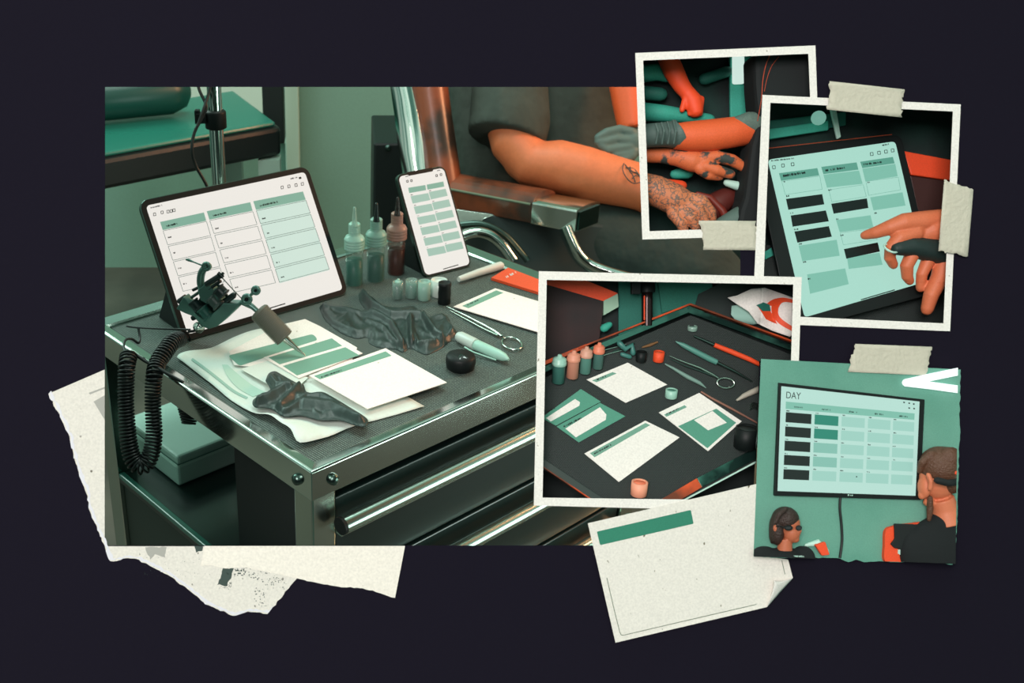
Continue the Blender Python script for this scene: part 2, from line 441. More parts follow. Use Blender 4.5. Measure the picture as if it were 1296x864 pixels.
# photographs with white borders: a border and, behind its opening, the picture's own depth
def box_back(parent, poly, k, m):
    b = MB(); n = len(poly); cx = sum(p[0] for p in poly)/n; cy = sum(p[1] for p in poly)/n
    b.rings([[PP(*p, .0016) for p in poly], [PP(*p, k) for p in poly]], cap=False, smooth=False)
    flat(b, poly, k, .0005)
    return b.build('backdrop', m, parent)
def framed(label, C, k, opening, kd, m):
    t = thing('photo_print', label, 'photo', PP(*C[1], k))
    b = MB(); flat(b, C, k, .0005); b.build('border', PAPER, t)
    box_back(t, opening, kd, m); return t
P1BG = mat('print_dark_teal', (16, 52, 46), .8, col2=(12, 26, 26), cscale=18, grain=.2, gscale=900)
P3BG = mat('print_black_teal', (16, 30, 29), .8, grain=.15, gscale=900)
print1 = framed('white-bordered photo of gloved and tattooed hands, left end taped down at its lower right', 
    [(968,298.5),(813,303),(804,67),(1032,57.5),(1034.5,128),(1025.5,128),(1023,68),(814,76.5),(822,292.5),(968,287.5)], -.0009,
    [(812,74),(1026,65.5),(1028,127),(971,124.5),(963,291),(820,295.5)], .075, P1BG)
print1['label'] = 'white-bordered photo of a gloved hand over tattooed hands, topmost of the bordered photos'
print2 = framed('white-bordered photo of a finger tapping a tablet, held by two pieces of tape', 
    [(954.5,354),(965,120),(1216,132),(1202.5,419),(1008,411),(1008,400.5),(1194,409),(1206,141),(975,130),(966.5,354)], -.0015,
    [(972,127),(1209,138.5),(1197,412),(1012,404),(1012,358),(963.5,356),(963,354.5)], .07, P1BG)
print3 = framed('white-bordered photo of a tray of cards, pens and ink caps',
    [(960,646.5),(675.6,639.5),(682,343),(1014.8,350.5),(1011,460),(1001,460),(1004,360),(692,354),(686.7,629.5),(960,633)], -.0021,
    [(689,351),(1007,357.5),(1005,456),(962,459),(953,636),(683.5,632.5)], .062, P3BG)

# the blank sheet with a green bar and a turned-up corner
S = [(744,662),(958.5,612),(957,702),(997.5,708),(1003.5,731),(970.5,768),(779,813)]
sh = MB()
def sh_top(x, y):
    d = max(0, 14-abs((x-1003.5)*.78+(y-731)*.70)) if x > 950 and y > 700 else 0
    return PP(x, y, -.0031-d*.00004)
slab(sh, S, sh_top, lambda x, y: sh_top(x, y)-CAMZ*-.0004, (), step=9, smooth=False)
SH = mat_paper('sheet_paper', (232, 226, 218), (120, 112, 90), 230)
sheet = tag(sh.build('paper_sheet', SH), 'blank off-white sheet with green bar at its top and curled lower right corner', 'paper')
b = MB(); b.prism([PP(x, y, -.00315) for x, y in rounded([(755.4,672.5),(874.3,645),(877.8,662.5),(759.5,689.6)], 1.5)], CAMZ*-.00012); b.build('green_bar', BARGREEN, sheet)
ln = MB(); sf = lambda x, y, t: PP(x, y, -.00315-t)
stroke(ln, sf, [(989.5,709),(995,733)], .9, .0001); ln.build('printed_line', mat('line_ink', (110, 122, 105), .9), sheet); ln = MB()
for pts in ([(768,731),(777,770),(784.5,800),(786.5,803.4),(790,803.4)], [(790,803.4),(860,787),(940,768.6),(966,762.5)]): stroke(ln, sf, pts, .9, .0001)
ln.build('printed_line', mat('line_ink', (110, 122, 105), .9), sheet)
cu = MB(); R = []            # the turned corner: a little cone of paper
for i in range(13):
    t = i/12; a = (1003.5+(970.5-1003.5)*t, 731+(768-731)*t); L = 0
    tip = (979.5, 734); row = []
    for j in range(9):
        s = j/8; x = a[0]+(tip[0]-a[0])*s*min(1, math.sin(PI*t)*1.15); y = a[1]+(tip[1]-a[1])*s*min(1, math.sin(PI*t)*1.15)
        row.append(PP(x, y, -.0034-.0075*math.sin(PI*min(1, s*.60+.04))*(.15+.85*math.sin(PI*t))))
    R.append(row)
cu.rings(R, cap=False, close=False)
cu.build('curled_corner', PAPER, sheet, solid=.0003)  # brighter paper than the sheet, so the raised flap looks lit

# the tape pieces
def tape(Q, label, jag0, jag1, seed, k=-.0046, yel=None):
    (a, b_, c, d) = Q
    e1 = torn([b_, ((b_[0]+c[0])/2-jag1, (b_[1]+c[1])/2), c], 1.6, 3, seed=seed); e0 = torn([d, ((a[0]+d[0])/2+jag0, (a[1]+d[1])/2), a], 1.6, 3, seed=seed+1)
    P = e1+e0; m = MB()
    slab(m, P, lambda x, y: PP(x, y, k-.0003*noise.noise(V3((x*.08, y*.08, seed)))), lambda x, y: PP(x, y, k+.00015), (), step=6, smooth=True)
    return tag(m.build('masking_tape', TAPE), label, 'tape', 'strips of masking tape')
tape([(1050,102.6),(1144.8,113),(1141.8,148.5),(1046.6,138.6)], 'beige tape strip across the top edge of the photo with the tapping finger', 1, 2, 1)
tape([(1232,240),(1225,324),(1187.6,317.8),(1195,227)], 'upright tape strip on the right edge of the photo with the tapping finger', 0, 0, 5)
tape([(884.4,279),(957,279.5),(958,316.5),(890,316)], 'beige tape strip at the lower right of the gloved hand photo', 2, 0, 9, k=-.00125)
tape([(1082.8,435),(1179.8,438.7),(1173,475),(1073,470.4)], 'beige tape strip holding the torn photo of a wall screen', -1, 1, 14, k=-.0052)
# ================================================================== the studio in the big picture
AZ = math.radians(-39.8)
UD = V3((math.sin(AZ), math.cos(AZ), 0)); VD = V3((UD.y, -UD.x, 0)); ZD = V3((0, 0, 1))
FC = G(394, 598, .85)
def C(a, b, z): return V3((FC.x, FC.y, 0)) + VD*a + UD*b + ZD*z
W_, D_ = .605, .487
ZM = .842                                   # top of the tray mat
cart = thing('tool_cart', 'steel studio cart with mat-lined tray top, drawers and round bar handles', 'cart', C(W_/2, D_/2, 0))
m = MB()
prof = [(.004, -.036), (0, -.036), (0, -.0015), (.0015, 0), (.004, .0004), (.018, -.0035), (.0215, -.006), (.0225, -.012), (.0225, -.016), (.006, -.018)]
m.rings([[C(i, i, .85+h), C(W_-i, i, .85+h), C(W_-i, D_-i, .85+h), C(i, D_-i, .85+h)] for i, h in prof], cap=False, smooth=False)
m.build('tray_frame', CHROME, cart, bevel=.0008)
m = MB(); m.hexa([C(.02, .02, .834), C(W_-.02, .02, .834), C(W_-.02, D_-.02, .834), C(.02, D_-.02, .834), C(.02, .02, ZM), C(W_-.02, .02, ZM), C(W_-.02, D_-.02, ZM), C(.02, D_-.02, ZM)])
m.build('tray_mat', MATM, cart)
for a, b in ((0, 0), (0, D_-.032), (W_-.032, D_-.032), (W_-.032, 0)):
    m = MB(); e = .002; a += e if a == 0 else -e; b += e if b == 0 else -e
    m.hexa([C(a, b, 0), C(a+.032, b, 0), C(a+.032, b+.032, 0), C(a, b+.032, 0), C(a, b, .815), C(a+.032, b, .815), C(a+.032, b+.032, .815), C(a, b+.032, .815)])
    m.build('leg', STEEL, cart, bevel=.002)
def cbox(name, a0, b0, z0, a1, b1, z1, mt, par, bev=.0015, **k):
    m = MB(); m.hexa([C(a0, b0, z0), C(a1, b0, z0), C(a1, b1, z0), C(a0, b1, z0), C(a0, b0, z1), C(a1, b0, z1), C(a1, b1, z1), C(a0, b1, z1)])
    return m.build(name, mt, par, bevel=bev, **k)
ZS = .622
cbox('shelf', .004, .03, ZS-.012, W_-.004, D_-.004, ZS, DKPANEL, cart)
cbox('shelf_lip', .003, .036, ZS-.004, .012, D_-.036, ZS+.004, mat('teal_edge', (50, 110, 98), .25, coat=.5), cart)
cbox('side_panel', .010, .036, .1, .016, D_-.034, ZS-.012, mat('charcoal_panel', (44, 54, 50), .5), cart)
cbox('drawer_cabinet', .036, .018, .1, W_-.036, .20, .806, mat('matte_dark', (10, 20, 19), .7), cart)
zt = .800
for i in range(5):
    z1 = zt-i*.118; z0 = z1-.112
    d = cbox('drawer', .036, .006, z0, W_-.036, .017, z1, DKPANEL, cart)
    m = MB(); zc = z1-.022
    m.tube([C(.030, -.014, zc), C(W_-.03, -.014, zc)], .0095, 20)
    m.build('handle', mat('satin_handle', (185, 205, 195), .24, 1.0), d)
    m = MB(); m.tube([C(.0265, -.014, zc), C(.0305, -.014, zc)], .0102, 20); m.build('end_cap', BLACKP, d)
    m = MB(); m.hexa([C(.034, -.008, zc-.020), C(W_-.034, -.008, zc-.020), C(W_-.034, .007, zc-.020), C(.034, .007, zc-.020),
                      C(.034, -.008, zc-.015), C(W_-.034, -.008, zc-.015), C(W_-.034, .007, zc-.015), C(.034, .007, zc-.015)]); m.build('pull_strip', STEEL, d)
for px, py, n in ((377, 606, -VD), (421, 606, -UD)):
    p = onplane(px, py, FC, n); m = MB()
    m.lathe(p, n, [(.0065, 0), (.0065, .002), (.0055, .0045), (.003, .006), (.0004, .0062)], 16); m.build('bolt', DSTEEL, cart)
# white case on the shelf
pc = G(226.7, 616.7, ZS)
case = thing('storage_case', 'pale mint plastic case lying on the cart shelf', 'case', pc+VD*.1+UD*.07+ZD*.001)
def pbox(name, o, ex, ey, ez, mt, par, bev):
    m = MB(); m.hexa([o, o+ex, o+ex+ey, o+ey, o+ez, o+ex+ez, o+ex+ey+ez, o+ey+ez]); return m.build(name, mt, par, bevel=bev)
pbox('body', pc+ZD*.001, VD*.30, UD*.145, ZD*.034, CASEP, case, .004)
pbox('lid', pc+ZD*.035+VD*.001, VD*.298, UD*.143, ZD*.014, CASEP, case, .004)
pbox('seam', pc+ZD*.033+VD*.002+UD*.002, VD*.296, UD*.141, ZD*.004, mat('seam_teal', (70, 118, 104), .6), case, 0)

# ---- papers and cards on the tray
def onmat(h=0.0): return lambda x, y, t=0: G(x, y, ZM+h) + ZD*t
def paper(name, P, m, label, cat, h, th=.0006, hf=None, step=0, group=None):
    b = MB(); f = hf or (lambda x, y: 0)
    slab(b, P, lambda x, y: G(x, y, ZM+h)+ZD*(th+f(x, y)), lambda x, y: G(x, y, ZM+h)+ZD*f(x, y), (), step=step, smooth=bool(step))
    return tag(b.build(name, m), label, cat, group)
def sheetA(x, y):
    s = math.exp(-((x-372)**2/900+(y-552)**2/260))*.011
    s += .006*math.exp(-((x-338)**2/700+(y-534)**2/60))
    s += .004*max(0, (470-y)/30)*max(0, (300-x)/80)
    s += .0016*(1+noise.noise(V3((x*.02, y*.035, 3))))
    return s
trace = paper('tracing_sheet', [tuple(p) for p in spl([(224,455),(228,451),(240,447),(268,442),(303,425),(330,417),(352,416)], 4)]+[(420,438),(500,495),(537,515.5)]+
      [tuple(p) for p in spl([(500,526),(450,540),(415,556),(380,566),(368,554),(355,542),(340,532),(324,527),(293,508),(262,483),(240,466),(224,455)], 4)][:-1],
      TRACING, 'large crumpled tracing sheet spread under the small cards at tray front', 'paper', .0005, .0003, sheetA, 6)
band = MB(); sA = lambda x, y, t=0: G(x, y, ZM+.0012)+ZD*(sheetA(x, y)+t)
pl = spl([(281,463),(288,478),(300,491),(320,503)], 6); pr = spl([(288,463),(300,474),(318,487),(336,497)], 6)
for i in range(len(pl)-1): band.prism([sA(*pl[i]), sA(*pr[i]), sA(*pr[i+1]), sA(*pl[i+1])], ZD*.0002)
band.build('brushed_mark', mat('pale_green_ink', (178, 208, 192), .8), trace)
b2 = MB(); pl = spl([(242,458),(262,472),(290,494),(312,506)], 6); pr = [(x+2, y-2.5) for x, y in pl]
for i in range(len(pl)-1): b2.prism([sA(*pl[i]), sA(*pr[i]), sA(*pr[i+1]), sA(*pl[i+1])], ZD*.0002)
b2.build('fold_line', mat('fold_green', (150, 186, 172), .8), trace)
shb = paper('paper_sheet', [(352,412),(386,404),(405,413),(452,440),(440,470),(370,470),(296,462),(290,445)], CARD,
      'white sheet with one round-ended green band, under the two-bar card', 'paper', .0055, .0005)
m = MB(); fillq(m, onmat(.0061), rounded([(288.5,450),(396,422.5),(402.5,430),(303,463)], 4), .0002); m.build('green_band', TEALINK, shb)
paper('paper_slip', [(304,467),(345,455),(390,478),(372,494),(340,487)], TRACING, 'pale slip of paper between green band sheet and the small glove', 'paper', .0062, .0003)
def card(Q, bars, label, h, texts=(), name='paper_card'):
    c = paper(name, Q, CARD, label, 'card', h, .0009)
    for q in bars:
        m = MB(); fillq(m, onmat(h+.0009), q, .00015); m.build('green_bar', TEALINK, c)
    if texts:
        m = MB()
        for k, (p0, p1, s) in enumerate(texts): scribble(m, onmat(h+.00106), p0, p1, s, .0001, k+3)
        m.build('lettering', BLACKINK, c)
    return c
card([(333.5,452.8),(419,425.5),(459,447.5),(378,479)], [[(340,452.3),(420,428),(433,437.5),(354,461)], [(358,463),(437,439.3),(455,449.5),(376,475)]],
     'white card with two wide green bars, lying just under the tattoo needle', .0072)
card([(391,475.7),(488,441.2),(565.5,484.5),(465,518)], [[(397.5,475.7),(488,444.5),(495.6,450),(405,480)]],
     'large white card with thin green bar across its top, at the front of the tray', .0090, [((407,478),(433,469),2.0)])
card([(574,388.4),(626.8,365.3),(735,398),(684,421.5)], [[(585,387),(628,367.4),(637,370.4),(593,390)]],
     'white card with green bar on the right, between scissors and orange booklet', .003, [((592,386.5),(606,380),1.6)])
bk = paper('booklet', [(621.5,354.4),(646.5,339.4),(735,360),(708,381)], ORANGE, 'orange booklet behind the white card at the right of the tray', 'booklet', .0005, .004)
m = MB(); scribble(m, onmat(.0046), (641,352), (654,345), 3, .0001, 5); m.build('lettering', PAPER, bk)

# ---- standing devices: the plane is solved from its bottom edge
def stand(bl, br, tl, tr, z):
    a = G(*bl, z); b = G(*br, z); x = (b-a); w = x.length; x.normalize(); nb = V3((-x.y, x.x, 0))
    best = None
    for i in range(0, 60):
        ph = math.radians(i); up = ZD*math.cos(ph)+nb*math.sin(ph); n = x.cross(up)
        p = onplane(*tl, a, n); q = onplane(*tr, a, n)
        e = abs((p-a).dot(x))+abs((q-b).dot(x))+abs((p-a).dot(up)-(q-a).dot(up))
        if best is None or e < best[0]: best = (e, ph, up, n, ((p-a).dot(up)+(q-a).dot(up))/2)
    return a, x, best[2], best[3], w, best[4], nb, best[1]
def device(name, label, cat, bl, br, tl, tr, z, th, bez, rad, m_edge, m_face):
    a, x, up, n, w, h, nb, ph = stand(bl, br, tl, tr, z)
    t = thing(name, label, cat, a+x*w/2)
    if n.dot(CAMZ) > 0: n = -n
    def rr(i, r):
        P = []
        for cx, cy, s in ((w-r, r, -90), (w-r, h-r, 0), (r, h-r, 90), (r, r, 180)):
            for k in range(7):
                g = math.radians(s+90*k/6); rr_ = r-i
                P.append(a+x*(cx+rr_*math.cos(g))+up*(cy+rr_*math.sin(g)))
        return P
    m = MB(); m.rings([[p-n*th for p in rr(.001, rad)], [p-n*(th-.0012) for p in rr(0, rad)], [p-n*.001 for p in rr(0, rad)], [p for p in rr(.0008, rad)]], smooth=False)
    m.build('case', m_edge, t)
    m = MB(); m.prism(rr(.0012, rad), n*.0003); m.build('bezel', m_face, t)
    m = MB(); m.prism(rr(bez, rad), n*.0005); sc = m.build('screen', SCREEN, t)
    surf = lambda px, py, q=0: onplane(px, py, a+n*.00055, n)+n*q
    return t, sc, surf, (a, x, up, n, w, h, nb, ph)
tab, tsc, ts, TI = device('tablet', 'large black tablet showing a three-column calendar, propped on the tray', 'tablet', (233,433), (442,371.5), (170,254.5), (390,209.5), ZM+.001, .0065, .0085, .014, DSTEEL, BLACKP)
PX = .0001
hd = [[(202.6,280.8),(258,268.8),(261,279.3),(206,291.2)], [(261.7,267.2),(316.7,255.8),(319.7,266.6),(265,278)], [(320.5,254.6),(383.4,242.2),(386.9,252.6),(324,265.5)]]
m = MB()
for q in hd: fillq(m, ts, q, PX)
m.build('column_headers', SCREEN_H, tsc)
bodies = [([hd[0][3], hd[0][2], (284,357.5), (232,369.5)], 4), ([hd[1][3], hd[1][2], (349,358.8), (296.5,371)], 5), ([hd[2][3], hd[2][2], (417,341.5), (354,358.2)], 5)]
m = MB(); fillq(m, ts, bodies[2][0], PX); m.build('mint_column', SCREEN_M, tsc)
m = MB(); tx = MB()
for q, n in bodies:
    for k in range(n):
        r = subq(q, .0, k/n+.012, 1, (k+1)/n-.012); sf = lambda x, y, t=0: ts(x, y, t+.00012)
        outline(m, sf, r, .55, PX)
        a_ = quad_uv(q, .06, k/n+.14); scribble(tx, sf, a_, (a_[0]+4.5, a_[1]-1), 2.0, PX, k)
for i, q in enumerate(hd):
    a_ = quad_uv(q, .1, .75); b_ = quad_uv(q, (.36, .42, .46)[i], .70); scribble(tx, lambda x, y, t=0: ts(x, y, t+.00012), a_, b_, 2.6, PX, 20+i)
scribble(tx, ts, (189.5,264), (205.5,260.5), 2, PX, 31); scribble(tx, ts, (366.5,227.5), (377,225), 2, PX, 32)
for x, y in ((195.5,271.5),(205,269),(212.5,268),(216.5,267.3),(220,266.3),(357,237.5),(365.5,236),(374.5,234.5),(382.5,233)):
    outline(tx, ts, [(x-1.4,y-1.8),(x+1.4,y-2.3),(x+1.7,y+1.2),(x-1.1,y+1.6)], .7, PX)
fillq(tx, ts, [(378,224.2),(381,223.6),(381.6,226),(378.6,226.7)], PX)
m.build('cell_lines', SCREEN_L, tsc); tx.build('lettering', SCREEN_K, tsc)
m = MB(); stroke(m, ts, [(341,390),(361,384)], 1.4, PX); m.build('home_bar', SCREEN_K, tsc)
# folding stand behind the tablet
a, x, up, n, w, h, nb, ph = TI
pA = a+x*.012+up*(h*.45)-n*.0075; pB = a+x*.012-n*.0075; pC = V3((pB.x, pB.y, ZM+.001))+nb*.085
m = MB(); m.prism([pA, pB+ZD*.0008, pC], x*(w-.03)); m.build('folding_stand', mat('folio_black', (14, 24, 23), .8), tab)
ph_t, psc, ps, PI_ = device('smartphone', 'black phone with a two-column list on screen, propped behind the ink caps', 'phone', (537,352), (598,336.5), (502.5,221.5), (562,208.5), ZM+.001, .0075, .0035, .011, DSTEEL, BLACKP)
m = MB(); fillq(m, ps, rounded([(514.5,218),(547,211.8),(548.5,216.6),(517,222.6)], 2), PX); m.build('notch', BLACKP, psc)
m = MB(); L1 = [(516.6,237.6),(538.3,234),(539.3,240.5),(518,244.3)]; L2 = [(540,233.6),(561,229.6),(562.3,236),(541,240)]
fillq(m, ps, L1, PX); fillq(m, ps, L2, PX); m.build('column_headers', SCREEN_H, psc)
m = MB(); tx = MB()
for k in range(6):
    for (x0, y0, wd, s) in ((519.6, 248.2, 22.3, -.18), (542.6, 243, 21.3, -.2)):
        x0 += 4.05*k; y0 += 13.35*k
        fillq(m, ps, [(x0, y0), (x0+wd, y0+wd*s), (x0+wd+2.7, y0+wd*s+8.9), (x0+2.7, y0+9.4)], PX); scribble(tx, ps, (x0+.6, y0-1.0), (x0+3.4, y0-1.5), 1.3, PX, k)
m.build('list_cells', mat('screen_cell', (160, 192, 176), .3, emit=1), psc)
for x0, y0 in ((515.5,229.5),(520.5,228.7),(552.5,222.3),(558,221)): outline(tx, ps, [(x0-1,y0-1.2),(x0+1,y0-1.5),(x0+1.2,y0+1),(x0-.8,y0+1.2)], .8, PX)
scribble(tx, ps, (513.5,224), (518,223), 1.4, PX, 4); scribble(tx, ps, (553.5,216.5), (557.5,215.8), 1.4, PX, 4)
stroke(tx, ps, [(561,340.5),(580,335)], 1.1, PX); tx.build('lettering', SCREEN_K, psc)
a, x, up, n, w, h, nb, ph = PI_
m = MB(); pA = a+x*.008+up*(h*.6)-n*.008; pB = a+x*.008-n*.008; pC = V3((pB.x, pB.y, ZM+.001))+nb*.07
m.prism([pA, pB+ZD*.0008, pC], x*(w-.016)); m.build('easel_back', BLACKP, ph_t)

# ---- things turned on a lathe and standing on the tray: profile in photo pixels at the object's own distance
def turned(mb, px, pyb, prof, z=ZM, n=28, cap=True):
    """prof: (radius px, height px above base)"""
    r0 = prof[0][0]; p = G(px, pyb-r0*ST, z); s = depth(p)/FPX
    return mb.lathe(p, ZD, [(max(r, .02)*s, h*s/CT) for r, h in prof], n, cap), p
def bottle(px, pyb, R, Hc, Hn, Ht, cap, liquid, label, tipm):
    p = G(px, pyb-R*ST, ZM); t = thing('ink_bottle', label, 'bottle', p, None)
    m = MB(); turned(m, px, pyb, [(R*.9, 0), (R, 1.5), (R, Hc), (R*.97, Hc+1)]); m.build('bottle', cap[0], t)
    m = MB(); turned(m, px, pyb-1.2, [(R*.86, 0), (R*.9, 1), (R*.9, Hc-12), (.1, Hc-12)]); m.build('ink', liquid, t)
    m = MB(); pr = [(R*1.02, Hc)]
    for k in range(4): pr += [(R*1.17, Hc+1+k*3.2), (R*1.17, Hc+3+k*3.2), (R*1.12, Hc+3.6+k*3.2)]
    pr += [(R*1.0, Hc+15.5), (R*.72, Hc+17)]
    for k in range(5): pr += [(R*.68, Hc+17.5+k*2.6), (R*.68, Hc+19+k*2.6), (R*.64, Hc+19.6+k*2.6)]
    pr += [(R*.5, Hc+31), (.1, Hc+31)]
    turned(m, px, pyb, pr, z=ZM); o = m.build('cap', cap[1], t)
    m = MB(); turned(m, px, pyb, [(R*.38, Hc+30.5), (R*.34, Hc+32), (R*.16, Ht-2), (R*.12, Ht), (.1, Ht)]); m.build('nozzle', tipm, t)
GLS = mat('bottle_clear', (120, 170, 155), .08, alpha=.32, coat=.6)
GLB = mat('bottle_brown', (110, 74, 64), .08, alpha=.4, coat=.6)
bottle(448.4, 364, 11, 41, 0, 93, (GLS, MINTP), mat('ink_teal', (40, 104, 90), .4), 'ink bottle with pale mint cap and clear nozzle, nearest the tablet', CLEARP)
bottle(475.3, 359, 11.3, 41.5, 0, 93, (GLS, mat('mint_cap_dull', (128, 170, 156), .4)), mat('ink_dark_teal', (18, 58, 52), .4), 'ink bottle with mint cap and black nozzle, middle of the three', mat('nozzle_dark', (20, 34, 32), .25))
bottle(501, 350, 11, 40, 0, 91, (GLB, mat('brown_cap', (158, 120, 108), .4)), mat('ink_maroon', (44, 24, 24), .4), 'ink bottle with brown cap and maroon ink, nearest the phone', mat('nozzle_brown', (48, 44, 42), .25, alpha=.85))
def inkcap(px, pyb, R, Hh, ink, cup, label, blob=False):
    p = G(px, pyb-R*ST, ZM); t = thing('ink_pot', label, 'ink pot', p)
    m = MB(); turned(m, px, pyb, [(R*.9, 0), (R, .8), (R, Hh), (R*.88, Hh), (R*.88, Hh-2.2), (.1, Hh-2.3)]); m.build('cup', cup, t)
    m = MB(); turned(m, px, pyb, [(R*.84, .5), (R*.86, Hh*.78), (.1, Hh*.8)]); m.build('ink', ink, t)
    if blob:
        m = MB(); s = depth(p)/FPX; m.ball(p+ZD*(Hh+1.5)*s, R*.55*s, 8, (1.1, 1, .7)); m.ball(p+ZD*(Hh+4)*s+VD*.001, R*.32*s, 6); m.build('cotton_tip', MINTP, t)
CUP = mat('cup_clear', (175, 210, 196), .15, alpha=.35, coat=.5)
inkcap(503, 380, 6.8, 20, mat('ink_green', (22, 56, 48), .4), CUP, 'clear ink cap of dark green ink with a blob on top', True)
inkcap(520.3, 379, 7.6, 21, mat('ink_mid', (66, 108, 96), .5), CUP, 'clear ink cap of mid green ink, second from the left in the row')
inkcap(536.6, 382, 8.2, 22, mat('ink_pale', (120, 170, 152), .5), mat('cup_mint', (170, 212, 196), .2, alpha=.6), 'mint ink cap in the middle of the row of five')
inkcap(555, 378, 10.4, 19, MINTP, mat('cup_white', (208, 224, 214), .3), 'wide whitish ink cap behind the black one')
m = MB(); turned(m, 562, 387, [(7.6, 0), (8.2, 1), (7.8, 8), (8.2, 12), (7.6, 20), (8.2, 21), (8.2, 25), (7, 25.5), (6.4, 24.5), (.1, 24.5)])
tag(m.build('ink_pot', BLACKP), 'solid black ink pot at the right end of the row', 'ink pot')
# black cup with a dented glossy cover
t = thing('covered_cup', 'small round black cup with stretched shiny cover, in front of the mint marker', 'cup', G(582.5, 460, ZM))
m = MB(); turned(m, 582.5, 473, [(15, 0), (17.5, 2), (19, 8), (18.8, 14), (17, 17), (.1, 17.5)]); m.build('cup', BLACKP, t)
m = MB(); p = G(582.5, 473-15*ST, ZM); s = depth(p)/FPX; R = []
for k in range(9):
    q = k/8; row = []
    for j in range(32):
        g = 2*PI*j/32; rr_ = 18.4*(1-q)+.2; hh = 16+5.5*math.sin(q*PI*.5)-4*math.exp(-((q-.75)/.25)**2)*(1+math.cos(g-1)) + .9*math.sin(g*7)*(1-q)*q*3
        row.append(p+(VD*math.cos(g)+UD*math.sin(g))*rr_*s+ZD*hh*s)
    R.append(row)
m.rings(R); m.build('cover', mat('gloss_black', (12, 22, 21), .12, coat=.8), t)

# ---- pens and tools lying on the mat
def lie(pts, h=.0): return [G(x, y, ZM+h+r*1.0)if False else G(x, y, ZM+h) for x, y, r in pts]
def lying(mb, pts, n=16, extra=0, **k):
    """pts (px,py,radius px): rests on the mat"""
    P = []; Rr = []; rm = max(q[2] for q in pts)
    s = depth(G(pts[0][0], pts[0][1], ZM))/FPX
    for x, y, r in pts: P.append(G(x, y, ZM+rm*s+extra)); Rr.append(r*s)
    return mb.tube(P, Rr, n, **k)
m = MB(); lying(m, [(580.5,353.5,3.2),(583,352.6,3.8),(605,345,4.8),(630,337.2,5.6),(634,336,5.4),(635.5,335.5,4)])
tag(m.build('plastic_tube', mat('white_plastic', (214, 222, 214), .4)), 'white tapered plastic tube lying at right of the phone', 'tube')
mk = thing('marker', 'mint marker with clear cap, lying right of the large black glove', 'marker', G(612, 441, ZM))
m = MB(); lying(m, [(601,436,6.6),(604,437,7.2),(630,448.5,6.6),(638,452,5.2),(642,453.8,2.6),(644,454.8,1.6)]); m.build('barrel', MINTP, mk)
m = MB(); lying(m, [(580,425,5.6),(583,426.6,7.4),(598,434,7.6),(602,436,7.4)]); m.build('cap', mat('cap_milky', (190, 206, 196), .3), mk)
m = MB(); m.tube([G(588,439,ZM+.004), G(598,445,ZM+.005), G(615,451,ZM+.004), G(628,455.5,ZM+.003)], .0011, 8); m.build('clip', MINTP, mk)
sc_ = thing('scissors', 'slim steel scissors with one finger loop, lying beside the right white card', 'scissors', G(600, 408, ZM))
m = MB(); m.tube([G(566,388,ZM+.002), G(590,399.5,ZM+.003), G(612,411,ZM+.004), G(628,420,ZM+.004), G(635,425.5,ZM+.004)], [.0006,.0016,.0022,.0026,.002], 8); m.build('blade', CHROME, sc_)
m = MB(); m.tube([G(570,393,ZM+.002), G(590,404,ZM+.002), G(612,416,ZM+.003), G(630,424.5,ZM+.003)], [.0006,.0012,.0014,.0018], 8); m.build('blade', STEEL, sc_)
m = MB(); m.tube([G(648+13*math.cos(g)*.98+3*math.sin(g)*0, 434.6+7.6*math.sin(g)+2.4*math.cos(g), ZM+.003) for g in [2*PI*k/24 for k in range(25)]], .0015, 8, cap=False); m.build('finger_loop', CHROME, sc_)

# ---- crumpled gloves: a thin skin with folds raised over the mat
def glove(outline_, ridges, H, label, base=.0, seed=0, step=2.2, mtl=None, fr=.05, gain=1.7):
    P = [tuple(p) for p in spl(outline_+[outline_[0]], 3)][:-1]
    def hf(x, y):
        d = edist(x, y, P); e = min(1, d/7.0); e = e*e*(3-2*e)
        n1 = 1-abs(noise.noise(V3((x*fr, y*fr*1.5, seed)))*2.2); n2 = 1-abs(noise.noise(V3((x*fr*2.3, y*fr*3.2, seed+9)))*2.4)
        v = H*(.20+.22*max(0, n1)**1.2+.05*max(0, n2)**1.5)
        for pts, hh, wd in ridges:
            q = min(edist_seg(x, y, pts[i], pts[i+1]) for i in range(len(pts)-1)); v = max(v, .25*v+gain*hh*max(0, 1-q/(wd*2.9))**1.1)
        return max(.0006, v*(.08+.92*e) if d > .01 else .0006)
    b = MB(); slab(b, P, lambda x, y: G(x, y, ZM+base)+ZD*hf(x, y), lambda x, y: G(x, y, ZM+base)+ZD*0, (), step=step, smooth=True)
    return tag(b.build('rubber_glove', mtl or GLOVE), label, 'glove')
def edist_seg(x, y, a, b):
    dx, dy = b[0]-a[0], b[1]-a[1]; t = max(0, min(1, ((x-a[0])*dx+(y-a[1])*dy)/(dx*dx+dy*dy+1e-9)))
    return math.hypot(x-a[0]-t*dx, y-a[1]-t*dy)
k5 = lambda P: [(400+x/5.89, 355+y/5.89) for x, y in P]
